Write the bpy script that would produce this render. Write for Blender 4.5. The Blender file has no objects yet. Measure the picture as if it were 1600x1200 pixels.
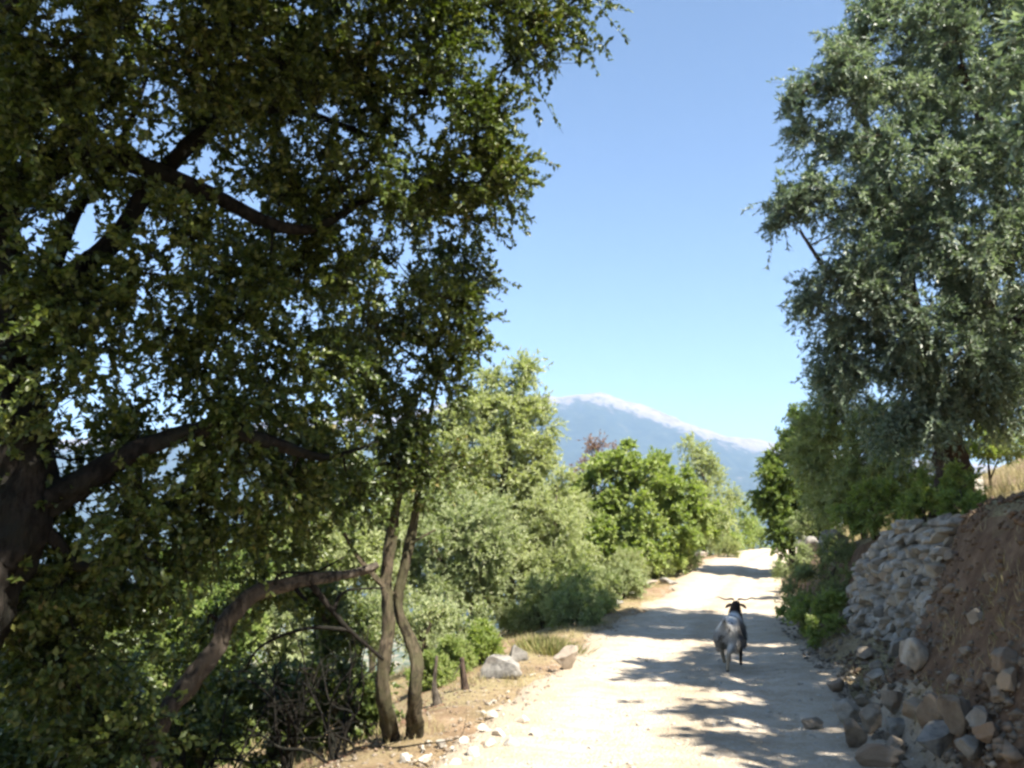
import bpy, bmesh, math
import numpy as np
from mathutils import Vector

scene = bpy.context.scene
COL = scene.collection

# ------------------------------------------------------------------ camera
cam_data = bpy.data.cameras.new("camera")
cam_data.sensor_width = 36.0
cam_data.lens = 29.95
cam_data.clip_start = 0.05
cam_data.clip_end = 40000.0
cam = bpy.data.objects.new("camera", cam_data)
cam.location = (0.0, 0.0, 1.6)
cam.rotation_euler = (math.radians(90 + 11.0), 0.0, 0.0)
COL.objects.link(cam)
scene.camera = cam

# ------------------------------------------------------------------ sky and sun
SUN_EL = math.radians(51.0)
SUN_AZ = math.atan2(0.63, -0.78)          # measured from +Y towards +X: behind the camera to the right
to_sun = Vector((math.sin(SUN_AZ) * math.cos(SUN_EL), math.cos(SUN_AZ) * math.cos(SUN_EL), math.sin(SUN_EL)))
world = bpy.data.worlds.new("World")
scene.world = world
world.use_nodes = True
wn = world.node_tree.nodes
wn.clear()
sky = wn.new("ShaderNodeTexSky")
sky.sky_type = 'NISHITA'
sky.sun_disc = False
sky.sun_elevation = SUN_EL
sky.sun_rotation = SUN_AZ
sky.altitude = 600.0
sky.air_density = 1.0
sky.dust_density = 0.1
sky.ozone_density = 1.7
bg = wn.new("ShaderNodeBackground")
bg.inputs[1].default_value = 0.064
wo = wn.new("ShaderNodeOutputWorld")
world.node_tree.links.new(sky.outputs[0], bg.inputs[0])
world.node_tree.links.new(bg.outputs[0], wo.inputs[0])

sun_data = bpy.data.lights.new("sun", 'SUN')
sun_data.energy = 5.0
sun_data.angle = math.radians(0.53)
sun_data.color = (1.0, 0.94, 0.84)
sun = bpy.data.objects.new("sun", sun_data)
sun.location = (60, -20, 90)
sun.rotation_euler = (-to_sun).to_track_quat('-Z', 'Y').to_euler()
COL.objects.link(sun)

vs = scene.view_settings
vs.view_transform = 'Standard'
vs.look = 'None'
vs.gamma = 1.0
vs.use_curve_mapping = False
vs.exposure = 1.8
scene.display_settings.display_device = 'sRGB'
cy = scene.cycles
cy.use_denoising = True
cy.max_bounces = 7
cy.diffuse_bounces = 4
cy.glossy_bounces = 2
cy.transmission_bounces = 5
cy.volume_bounces = 1
cy.use_light_tree = False
cy.pixel_filter_type = 'BLACKMAN_HARRIS'
cy.filter_width = 2.7

# ------------------------------------------------------------------ noise and terrain
def _hash(ix, iy, iz, seed):
    h = (ix.astype(np.int64) * 374761393 + iy.astype(np.int64) * 668265263 + iz.astype(np.int64) * 2147483647 + seed * 144269) & 0xFFFFFFFF
    h = ((h ^ (h >> 13)) * 1274126177) & 0xFFFFFFFF
    h = h ^ (h >> 16)
    return (h & 0xFFFF) / 65535.0

def vnoise(x, y, z=0.0, seed=0):
    x, y, z = np.broadcast_arrays(np.asarray(x, float), np.asarray(y, float), np.asarray(z, float))
    ix, iy, iz = np.floor(x), np.floor(y), np.floor(z)
    fx, fy, fz = x - ix, y - iy, z - iz
    fx, fy, fz = [f * f * (3 - 2 * f) for f in (fx, fy, fz)]
    r = 0
    for a in (0, 1):
        for b in (0, 1):
            for c in (0, 1):
                w = (fx if a else 1 - fx) * (fy if b else 1 - fy) * (fz if c else 1 - fz)
                r = r + w * _hash(ix + a, iy + b, iz + c, seed)
    return r * 2 - 1

def fbm(x, y, z=0.0, octaves=4, seed=0):
    r, a, s = 0, 1.0, 1.0
    for o in range(octaves):
        r = r + a * vnoise(np.asarray(x) * s, np.asarray(y) * s, np.asarray(z) * s, seed + o * 17)
        a *= 0.5
        s *= 2.03
    return r

def smooth_table(ys, vals, lo, hi, step, win):
    t = np.arange(lo, hi, step)
    v = np.interp(t, ys, vals)
    k = np.ones(win) / win
    vp = np.concatenate([np.linspace(v[0] - (v[1] - v[0]) * win, v[0], win), v, np.linspace(v[-1], v[-1] + (v[-1] - v[-2]) * win, win)])
    return t, np.convolve(vp, k, 'same')[win:-win]

_T, _XC = smooth_table([-40, -10, 0, 6.8, 12, 20, 29, 36, 45, 60, 80, 120], [-10, -2.4, -0.2, 1.3, 2.5, 4.4, 7.2, 9.5, 13, 19.5, 30, 50], -40, 120, 0.5, 9)
_T, _ZR = smooth_table([-40, 0, 20, 29, 37, 48, 60, 80, 120], [0, 0, 0.02, 0.33, 1.0, 1.5, 1.7, 1.5, 0.0], -40, 120, 0.5, 9)

def road_x(y):
    return np.where(y > 119, 49.5 + (y - 119) * 0.35, np.where(y < -40, -10 + (y + 40) * 0.25, np.interp(y, _T, _XC)))

def road_z(y):
    return np.where(y > 119, np.interp(y, [119, 300, 1000, 3000, 9000], [_ZR[-1], -20, -90, -150, -160]), np.interp(y, _T, _ZR))

def bank_top(y):
    return np.interp(y, [0, 8, 9.5, 11.2, 12.3, 13.5, 20, 30], [2.95, 2.95, 3.1, 3.42, 3.25, 3.0, 2.75, 2.7])

def bank_width(y):
    return np.interp(y, [0, 9, 10.6, 11.3, 14.5, 16.5], [1.15, 1.15, 0.8, 0.48, 0.48, 0.7])

def bank_height(y):
    return np.interp(y, [0, 10, 14, 20, 30, 60], [2.0, 2.0, 1.85, 1.5, 1.15, 0.8])

def lateral(x, y):
    return (x - road_x(y)) * 0.965

def gz(x, y):
    x = np.asarray(x, float)
    y = np.asarray(y, float)
    d = lateral(x, y)
    z = road_z(y) + 0 * d
    left = np.interp(-d, [0, 1.9, 2.6, 3.6, 5, 9, 14, 30, 60, 200, 1000, 4000], [0, 0, -0.04, -0.25, -0.7, -2.3, -4.4, -11, -21, -55, -120, -150])
    near = np.interp(y, [4, 9, 14], [1.0, 0.8, 0.0]) * np.interp(-d, [2.6, 4.5, 8], [0, 0.5, 0.9])
    z = z + left - np.where(d < 0, near, 0)
    bt, bw, bh = bank_top(y), bank_width(y), bank_height(y)
    a = np.clip((d - 1.7) / np.maximum(bt - bw - 1.7, 0.15), 0, 1) * 0.3
    f = np.clip((d - (bt - bw)) / bw, 0, 1)
    f = f * f * (3 - 2 * f) * 0.5 + f * 0.5
    t = np.interp(d - bt, [0, 1.4, 5, 11, 40, 200, 2000], [0, 0.45, 1.5, 4.2, 12, 45, 200])
    z = z + a + f * (bh - 0.3) + t
    ad = np.abs(d)
    n1 = fbm(x * 0.9, y * 0.9, 0, 4, 3)
    n2 = fbm(x * 0.06, y * 0.06, 0, 4, 11)
    z = z + n1 * np.interp(ad, [0, 1.5, 2.4, 6], [0.012, 0.02, 0.05, 0.12]) + n2 * np.interp(ad, [0, 5, 30, 200, 2000], [0, 0.05, 0.8, 5, 20])
    n3 = fbm(x * 3.3, y * 3.3, 0, 3, 23)
    z = z + n3 * np.interp(d, [1.8, 2.3, 3.2, 3.8], [0, 0.06, 0.06, 0.01])
    rut = np.exp(-((ad - 0.75) / 0.28) ** 2) * -0.03 + np.exp(-(d / 0.5) ** 2) * 0.02
    return z + np.where(ad < 2, rut, 0)

# ------------------------------------------------------------------ mesh helpers
def mesh_np(name, V, F, mat=None, parent=None, rnd=None, smooth=False):
    me = bpy.data.meshes.new(name)
    V = np.ascontiguousarray(V, dtype=np.float32)
    F = np.ascontiguousarray(F, dtype=np.int32)
    m, k = F.shape
    me.vertices.add(len(V))
    me.vertices.foreach_set('co', V.ravel())
    me.loops.add(m * k)
    me.loops.foreach_set('vertex_index', F.ravel())
    me.polygons.add(m)
    me.polygons.foreach_set('loop_start', np.arange(m, dtype=np.int32) * k)
    if smooth:
        me.polygons.foreach_set('use_smooth', np.ones(m, dtype=bool))
    if rnd is not None:
        at = me.attributes.new('rnd', 'FLOAT', 'FACE')
        at.data.foreach_set('value', np.ascontiguousarray(rnd, dtype=np.float32))
    me.update(calc_edges=True)
    if mat:
        me.materials.append(mat)
    o = bpy.data.objects.new(name, me)
    COL.objects.link(o)
    if parent is not None:
        o.parent = parent
    return o

def tag(o, label=None, cat=None, group=None, kind=None):
    if label: o['label'] = label
    if cat: o['category'] = cat
    if group: o['group'] = group
    if kind: o['kind'] = kind
    return o

def empty(name, loc):
    o = bpy.data.objects.new(name, None)
    o.empty_display_size = 0.2
    o.location = loc
    COL.objects.link(o)
    return o

def unit(v):
    return v / np.maximum(np.linalg.norm(v, axis=-1, keepdims=True), 1e-9)

def tubes(P, R, sides=6, bump=0.0, seed=0, cap=True):
    """P (T,K,3) centre lines, R (T,K) radii -> quads"""
    T, K, _ = P.shape
    D = np.empty_like(P)
    D[:, 1:-1] = P[:, 2:] - P[:, :-2]
    D[:, 0] = P[:, 1] - P[:, 0]
    D[:, -1] = P[:, -1] - P[:, -2]
    D = unit(D)
    mean = unit(P[:, -1] - P[:, 0])
    ref = np.where(np.abs(mean[:, 2:3]) > 0.75, np.array([[1.0, 0.13, 0.0]]), np.array([[0.0, 0.0, 1.0]]))[:, None, :]
    A = unit(np.cross(D, np.broadcast_to(ref, D.shape)))
    B = np.cross(D, A)
    th = np.arange(sides) / sides * 2 * np.pi
    Rr = R[:, :, None] * np.ones(sides)
    if bump:
        c, s = np.cos(th), np.sin(th)
        kk = np.cumsum(np.concatenate([np.zeros((T, 1)), np.linalg.norm(np.diff(P, axis=1), axis=2)], 1), 1)
        Rr = Rr * (1 + bump * fbm(c[None, None] * 1.6 + kk[:, :, None] * 0.8, s[None, None] * 1.6, kk[:, :, None] * 5.0 + np.arange(T)[:, None, None] * 7.7, 3, seed))
        if sides >= 16:
            Rr = Rr * (1 + 0.13 * (0.5 - np.abs(fbm(c[None, None] * 4.5, s[None, None] * 4.5, kk[:, :, None] * 9 + np.arange(T)[:, None, None] * 3.1, 3, seed + 5))))
    V = P[:, :, None, :] + Rr[..., None] * (np.cos(th)[None, None, :, None] * A[:, :, None] + np.sin(th)[None, None, :, None] * B[:, :, None])
    idx = np.arange(T * K * sides).reshape(T, K, sides)
    a = idx[:, :-1]
    b = idx[:, 1:]
    F = np.stack([a, np.roll(a, -1, 2), np.roll(b, -1, 2), b], -1).reshape(-1, 4)
    V = V.reshape(-1, 3)
    if cap:
        n0 = len(V)
        V = np.concatenate([V, P[:, -1]])
        e = idx[:, -1]
        ctr = (n0 + np.arange(T))[:, None] * np.ones(sides, int)
        F = np.concatenate([F, np.stack([e, np.roll(e, -1, 1), ctr, ctr], -1).reshape(-1, 4)])
    return V, F

def spline(pts, K):
    """Catmull-Rom through pts [(x,y,z,r)...] -> (K,4)"""
    p = np.asarray(pts, float)
    n = len(p)
    q = np.concatenate([[2 * p[0] - p[1]], p, [2 * p[-1] - p[-2]]])
    t = np.linspace(0, n - 1 - 1e-6, K)
    i = t.astype(int)
    f = (t - i)[:, None]
    a, b, c, d = q[i], q[i + 1], q[i + 2], q[i + 3]
    return 0.5 * (2 * b + (c - a) * f + (2 * a - 5 * b + 4 * c - d) * f ** 2 + (3 * b - a - 3 * c + d) * f ** 3)

def tube_obj(name, paths, mat, parent, sides=10, bump=0.0, seed=0):
    P = np.stack([p[:, :3] for p in paths])
    R = np.stack([p[:, 3] for p in paths])
    V, F = tubes(P, R, sides, bump, seed)
    # the cap is a fan of triangles: keep it apart so no face is degenerate
    nq = len(paths) * (P.shape[1] - 1) * sides
    quads, tri = F[:nq], F[nq:, :3]
    T = np.concatenate([quads[:, [0, 1, 2]], quads[:, [0, 2, 3]], tri])
    return mesh_np(name, V, T, mat, parent, None, True)

def tri_leaves(pos, d, n, L, W):
    d = unit(d)
    s = unit(np.cross(d, n))
    L = L[:, None]
    W = W[:, None]
    V = np.stack([pos - s * W * 0.42, pos + d * L * 0.35 + s * W * 0.6, pos + d * L], 1).reshape(-1, 3)
    return V, np.arange(len(pos) * 3).reshape(-1, 3)

def leaf_arrays(pos, d, n, L, W):
    d = unit(d)
    s = unit(np.cross(d, n))
    n = np.cross(s, d)
    L = L[:, None]
    W = W[:, None]
    mid = pos + d * L * 0.48
    v0 = pos
    v1 = mid + s * W * 0.5 + n * W * 0.16
    v2 = pos + d * L - n * L * 0.08
    v3 = mid - s * W * 0.5 + n * W * 0.16
    V = np.stack([v0, v1, v2, v3], 1).reshape(-1, 3)
    b = np.arange(len(pos))[:, None] * 4
    F = np.concatenate([b + np.array([[0, 1, 2]]), b + np.array([[0, 2, 3]])], 1).reshape(-1, 3)
    return V, F

# ------------------------------------------------------------------ material helpers
class NT:
    def __init__(self, name):
        self.m = bpy.data.materials.new(name)
        self.m.use_nodes = True
        self.t = self.m.node_tree
        self.t.nodes.clear()
        self.out = self.t.nodes.new('ShaderNodeOutputMaterial')
    def n(self, kind, **kw):
        x = self.t.nodes.new(kind)
        for k, v in kw.items():
            setattr(x, k, v)
        return x
    def l(self, a, b):
        self.t.links.new(a, b)
    def val(self, sock, v):
        if hasattr(v, 'is_output'):
            self.l(v, sock)
        else:
            sock.default_value = v
    def noise(self, vec, scale, detail=4.0, rough=0.55, dist=0.0):
        x = self.n('ShaderNodeTexNoise')
        if vec is not None: self.l(vec, x.inputs['Vector'])
        x.inputs['Scale'].default_value = scale
        x.inputs['Detail'].default_value = detail
        x.inputs['Roughness'].default_value = rough
        x.inputs['Distortion'].default_value = dist
        return x.outputs['Fac']
    def ramp(self, fac, stops):
        r = self.n('ShaderNodeValToRGB')
        e = r.color_ramp.elements
        while len(e) < len(stops): e.new(0.5)
        for i, (p, c) in enumerate(stops):
            e[i].position = p
            e[i].color = (c[0], c[1], c[2], 1) if not np.isscalar(c) else (c, c, c, 1)
        self.l(fac, r.inputs[0])
        return r.outputs[0]
    def mix(self, fac, a, b, mode='MIX'):
        x = self.n('ShaderNodeMix', data_type='RGBA', blend_type=mode)
        self.val(x.inputs[0], fac)
        for s, v in ((x.inputs[6], a), (x.inputs[7], b)):
            if hasattr(v, 'is_output'): self.l(v, s)
            else: s.default_value = (v[0], v[1], v[2], 1)
        return x.outputs[2]
    def math(self, op, a, b=0.0, clamp=False):
        x = self.n('ShaderNodeMath', operation=op, use_clamp=clamp)
        self.val(x.inputs[0], a)
        self.val(x.inputs[1], b)
        return x.outputs[0]
    def bump(self, h, strength=0.3, dist=0.02):
        x = self.n('ShaderNodeBump')
        x.inputs['Strength'].default_value = strength
        x.inputs['Distance'].default_value = dist
        self.l(h, x.inputs['Height'])
        return x.outputs[0]
    def pbr(self, col, rough=0.9, spec=0.2, normal=None):
        b = self.n('ShaderNodeBsdfPrincipled')
        self.val(b.inputs['Base Color'], col if hasattr(col, 'is_output') else (*col, 1))
        self.val(b.inputs['Roughness'], rough)
        b.inputs['Specular IOR Level'].default_value = spec
        if normal is not None: self.l(normal, b.inputs['Normal'])
        return b.outputs[0]
    def finish(self, sh):
        self.l(sh, self.out.inputs['Surface'])
        return self.m
    def geo(self):
        return self.n('ShaderNodeNewGeometry').outputs['Position']
    def obj(self):
        return self.n('ShaderNodeTexCoord').outputs['Object']

def leaf_material(name, stops, trans=0.3, trans_tint=(1.3, 1.5, 0.6), rough=0.5, spec=0.35):
    t = NT(name)
    a = t.n('ShaderNodeAttribute', attribute_name='rnd')
    col = t.ramp(a.outputs['Fac'], stops)
    p = t.pbr(col, rough, spec)
    tr = t.n('ShaderNodeBsdfTranslucent')
    t.l(t.mix(1.0, col, trans_tint, 'MULTIPLY'), tr.inputs[0])
    mx = t.n('ShaderNodeMixShader')
    mx.inputs[0].default_value = trans
    t.l(p, mx.inputs[1])
    t.l(tr.outputs[0], mx.inputs[2])
    return t.finish(mx.outputs[0])

def bark_material(name, a, b, c):
    t = NT(name)
    g = t.geo()
    mp = t.n('ShaderNodeMapping')
    mp.inputs['Scale'].default_value = (1, 1, 0.25)
    t.l(g, mp.inputs[0])
    n1 = t.noise(mp.outputs[0], 26, 6, 0.65)
    n2 = t.noise(g, 5, 4, 0.6)
    n3 = t.noise(g, 11, 5, 0.7, 0.6)
    col = t.mix(t.ramp(n2, [(0.42, 0), (0.62, 1)]), t.ramp(n1, [(0.4, a), (0.58, b)]), c)
    col = t.mix(t.ramp(n3, [(0.36, 0.85), (0.47, 0)]), col, a)
    col = t.mix(t.ramp(n3, [(0.62, 0), (0.7, 0.5)]), col, tuple(min(0.4, v * 1.7) for v in b))
    return t.finish(t.pbr(col, 0.95, 0.1, t.bump(n1, 0.8, 0.03)))

def rock_material(name, a, b, c, scale=6):
    t = NT(name)
    oi = t.n('ShaderNodeObjectInfo')
    g = t.geo()
    n1 = t.noise(g, scale, 8, 0.62)
    n2 = t.noise(g, scale * 0.35, 3, 0.5)
    n3 = t.noise(g, scale * 7, 5, 0.7)
    col = t.ramp(n1, [(0.28, b), (0.55, a), (0.75, tuple(min(0.85, v * 1.18) for v in a))])
    m = t.math('ADD', n2, t.math('MULTIPLY', t.math('SUBTRACT', oi.outputs['Random'], 0.5), 0.35))
    col = t.mix(t.ramp(m, [(0.5, 0), (0.66, 1)]), col, c)
    hsv = t.n('ShaderNodeHueSaturation')
    t.val(hsv.inputs['Value'], t.math('ADD', t.math('MULTIPLY', oi.outputs['Random'], 0.5), 0.72))
    t.l(col, hsv.inputs['Color'])
    h = t.math('ADD', n1, t.math('MULTIPLY', n3, 0.4))
    return t.finish(t.pbr(hsv.outputs[0], 0.92, 0.15, t.bump(h, 0.7, 0.04)))

M = {}
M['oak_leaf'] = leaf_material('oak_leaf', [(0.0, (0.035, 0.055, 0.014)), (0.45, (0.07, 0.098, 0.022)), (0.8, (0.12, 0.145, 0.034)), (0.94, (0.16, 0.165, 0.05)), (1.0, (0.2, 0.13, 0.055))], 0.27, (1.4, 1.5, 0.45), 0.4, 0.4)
M['olive_leaf'] = leaf_material('olive_leaf', [(0.0, (0.1, 0.135, 0.09)), (0.5, (0.17, 0.21, 0.145)), (0.8, (0.27, 0.3, 0.22)), (1.0, (0.38, 0.41, 0.31))], 0.3, (1.1, 1.3, 0.7), 0.42, 0.45)
M['pale_olive_leaf'] = leaf_material('pale_olive_leaf', [(0.0, (0.23, 0.26, 0.115)), (0.5, (0.34, 0.37, 0.185)), (0.85, (0.42, 0.44, 0.25)), (1.0, (0.5, 0.49, 0.3))], 0.48, (1.2, 1.3, 0.55), 0.45, 0.4)
M['green_leaf'] = leaf_material('green_leaf', [(0.0, (0.165, 0.215, 0.068)), (0.5, (0.255, 0.305, 0.105)), (0.85, (0.33, 0.36, 0.135)), (1.0, (0.40, 0.40, 0.17))], 0.45, (1.3, 1.5, 0.45), 0.5, 0.35)
M['scrub_leaf'] = leaf_material('scrub_leaf', [(0.0, (0.19, 0.22, 0.105)), (0.5, (0.285, 0.315, 0.165)), (0.85, (0.36, 0.38, 0.22)), (1.0, (0.41, 0.38, 0.22))], 0.42, (1.2, 1.4, 0.5), 0.55, 0.3)
M['bush_leaf'] = leaf_material('bush_leaf', [(0.0, (0.075, 0.12, 0.03)), (0.5, (0.14, 0.19, 0.045)), (0.85, (0.2, 0.24, 0.065)), (1.0, (0.26, 0.28, 0.09))], 0.38, (1.25, 1.4, 0.5), 0.5, 0.3)
M['dry_leaf'] = leaf_material('dry_leaf', [(0.0, (0.13, 0.075, 0.05)), (0.6, (0.22, 0.13, 0.085)), (1.0, (0.3, 0.2, 0.13))], 0.25, (1.1, 1.0, 0.7), 0.7, 0.2)
M['dry_grass'] = leaf_material('dry_grass', [(0.0, (0.28, 0.23, 0.12)), (0.6, (0.42, 0.35, 0.2)), (0.85, (0.34, 0.32, 0.13)), (1.0, (0.16, 0.2, 0.06))], 0.3, (1.1, 1.05, 0.7), 0.6, 0.25)
M['dark_bark'] = bark_material('dark_bark', (0.007, 0.006, 0.005), (0.026, 0.022, 0.018), (0.018, 0.018, 0.014))
M['grey_bark'] = bark_material('grey_bark', (0.022, 0.018, 0.013), (0.10, 0.08, 0.055), (0.065, 0.06, 0.034))
M['olive_bark'] = bark_material('olive_bark', (0.03, 0.022, 0.017), (0.11, 0.078, 0.058), (0.08, 0.06, 0.048))
M['dead_wood'] = bark_material('dead_wood', (0.03, 0.025, 0.02), (0.12, 0.10, 0.078), (0.075, 0.062, 0.048))
M['limestone'] = rock_material('limestone', (0.34, 0.305, 0.25), (0.13, 0.115, 0.092), (0.28, 0.21, 0.14))
M['warm_rock'] = rock_material('warm_rock', (0.29, 0.24, 0.18), (0.13, 0.10, 0.072), (0.22, 0.16, 0.11))
M['pale_rock'] = rock_material('pale_rock', (0.50, 0.465, 0.40), (0.25, 0.22, 0.185), (0.42, 0.37, 0.295))

M['wall_stone'] = rock_material('wall_stone', (0.40, 0.37, 0.32), (0.16, 0.145, 0.122), (0.34, 0.28, 0.205), 9)
M['boulder_rock'] = rock_material('boulder_rock', (0.30, 0.28, 0.245), (0.10, 0.095, 0.085), (0.235, 0.195, 0.15), 9)

# ------------------------------------------------------------------ ground
def ground_material():
    t = NT('ground_soil')
    g = t.geo()
    big = t.noise(g, 0.35, 5, 0.6)
    mid = t.noise(g, 2.2, 6, 0.65)
    fine = t.noise(g, 30, 6, 0.7)
    soil = t.ramp(mid, [(0.3, (0.17, 0.115, 0.07)), (0.52, (0.285, 0.195, 0.118)), (0.72, (0.38, 0.28, 0.178))])
    grass = t.ramp(fine, [(0.3, (0.22, 0.18, 0.09)), (0.6, (0.36, 0.30, 0.16)), (0.8, (0.45, 0.38, 0.22))])
    col = t.mix(t.ramp(big, [(0.42, 0), (0.6, 1)]), soil, grass)
    col = t.mix(t.ramp(fine, [(0.36, 0.55), (0.5, 0.0)]), col, (0.10, 0.07, 0.045))
    col = t.mix(t.ramp(t.noise(g, 11, 3, 0.5), [(0.62, 0), (0.7, 0.8)]), col, (0.47, 0.41, 0.32))
    # steep faces are bare red-brown earth
    nz = t.n('ShaderNodeSeparateXYZ'); t.l(t.n('ShaderNodeNewGeometry').outputs['True Normal'], nz.inputs[0])
    steep = t.ramp(t.math('ADD', nz.outputs[2], t.math('MULTIPLY', t.math('SUBTRACT', mid, 0.5), 0.25)), [(0.62, 1), (0.9, 0)])
    earth = t.ramp(t.noise(g, 4.5, 7, 0.7), [(0.3, (0.085, 0.052, 0.034)), (0.5, (0.18, 0.115, 0.072)), (0.7, (0.27, 0.185, 0.12))])
    col = t.mix(steep, col, earth)
    # fields and woods far down the valley
    sep = t.n('ShaderNodeSeparateXYZ'); t.l(g, sep.inputs[0])
    dist = t.n('ShaderNodeVectorMath', operation='LENGTH'); t.l(g, dist.inputs[0])
    far = t.math('MULTIPLY', t.math('SUBTRACT', dist.outputs['Value'], 90.0), 0.006, True)
    f1 = t.noise(g, 0.006, 6, 0.65)
    fcol = t.ramp(f1, [(0.4, (0.05, 0.075, 0.03)), (0.5, (0.16, 0.16, 0.08)), (0.57, (0.27, 0.23, 0.14))])
    col = t.mix(far, col, fcol)
    h = t.math('ADD', t.math('MULTIPLY', mid, 0.6), t.math('MULTIPLY', fine, 0.5))
    return t.finish(t.pbr(col, 0.97, 0.08, t.bump(h, 0.9, 0.08)))

def road_material():
    t = NT('road_gravel')
    g = t.geo()
    big = t.noise(g, 0.55, 4, 0.6)
    mid = t.noise(g, 3.2, 6, 0.65)
    fine = t.noise(g, 55, 6, 0.72)
    vor = t.n('ShaderNodeTexVoronoi'); vor.inputs['Scale'].default_value = 34
    t.l(g, vor.inputs['Vector'])
    col = t.ramp(mid, [(0.3, (0.40, 0.315, 0.22)), (0.5, (0.545, 0.455, 0.345)), (0.72, (0.63, 0.555, 0.445))])
    col = t.mix(t.ramp(fine, [(0.34, 0.55), (0.5, 0.0)]), col, (0.33, 0.25, 0.165))
    sc = t.n('ShaderNodeSeparateColor'); t.l(vor.outputs['Color'], sc.inputs[0])
    col = t.mix(t.ramp(sc.outputs[0], [(0.62, 0), (0.8, 0.5)]), col, (0.58, 0.53, 0.45))
    col = t.mix(t.ramp(big, [(0.5, 0), (0.68, 0.55)]), col, (0.35, 0.26, 0.17))
    la = t.n('ShaderNodeAttribute', attribute_name='lat')
    lw = t.math('ADD', t.math('ABSOLUTE', la.outputs['Fac']), t.math('MULTIPLY', t.math('SUBTRACT', t.noise(g, 0.8, 4, 0.6), 0.5), 0.7))
    wear = t.ramp(t.math('MULTIPLY', lw, 0.4), [(0.03, 0.5), (0.15, 0.0), (0.42, 0.0), (0.56, 0.25), (0.76, 0.7)])
    col = t.mix(wear, col, t.ramp(fine, [(0.35, (0.25, 0.185, 0.12)), (0.62, (0.44, 0.355, 0.25))]))
    h = t.math('ADD', t.math('MULTIPLY', mid, 0.5), t.math('ADD', t.math('MULTIPLY', fine, 0.45), t.math('MULTIPLY', vor.outputs['Distance'], -0.5)))
    return t.finish(t.pbr(col, 0.96, 0.08, t.bump(h, 0.85, 0.05)))

M['ground'] = ground_material()
M['road'] = road_material()

def grid_faces(nx, ny):
    i = np.arange(nx * ny).reshape(ny, nx)
    return np.stack([i[:-1, :-1], i[:-1, 1:], i[1:, 1:], i[1:, :-1]], -1).reshape(-1, 4)

def build_ground():
    tx = np.linspace(-1, 1, 226)
    xs = 3.2 + 2.0 * np.sinh(9 * tx)
    ty = np.linspace(-math.asinh(2500 / 2.6) / 9, math.asinh(9500 / 2.6) / 9, 226)
    ys = 11 + 2.6 * np.sinh(9 * ty)
    X, Y = np.meshgrid(xs, ys)
    Z = gz(X, Y)
    # lie lower under the road sheet
    d = np.abs(lateral(X, Y))
    Z = Z - np.where((d < 2.2) & (Y < 110) & (Y > -30), 0.12 * np.clip((2.05 - d) / 0.5, 0, 1), 0)
    o = mesh_np('ground', np.stack([X, Y, Z], -1).reshape(-1, 3), grid_faces(226, 226), M['ground'], None, None, True)
    tag(o, 'dry brown hillside soil with straw coloured grass either side of the track', 'ground', None, 'structure')

def build_road():
    ys = np.concatenate([np.arange(-18, 4, 0.5), np.arange(4, 24, 0.12), np.arange(24, 50, 0.3), np.arange(50, 104, 1.0)])
    u = np.linspace(-1, 1, 41)
    wl = 1.95 + 0.28 * fbm(ys * 0.5, 0 * ys, 0, 4, 71)
    wr = 1.85 + 0.2 * fbm(ys * 0.5, 0 * ys + 5, 0, 4, 72)
    D = np.where(u[None] < 0, u[None] * wl[:, None], u[None] * wr[:, None])
    Y = ys[:, None] + 0 * D
    X = road_x(Y) + D / 0.965
    Z = gz(X, Y) + 0.006 - 0.045 * np.clip((np.abs(u[None]) - 0.9) / 0.1, 0, 1) ** 2
    Z = Z + 0.008 * fbm(X * 5, Y * 5, 0, 3, 5)
    o = mesh_np('road', np.stack([X, Y, Z], -1).reshape(-1, 3), grid_faces(41, len(ys)), M['road'], None, None, True)
    at = o.data.attributes.new('lat', 'FLOAT', 'POINT')
    at.data.foreach_set('value', np.ascontiguousarray(D.ravel(), dtype=np.float32))
    tag(o, 'pale gravel track curving uphill between the trees', 'road', None, 'structure')

build_ground()
build_road()

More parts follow.
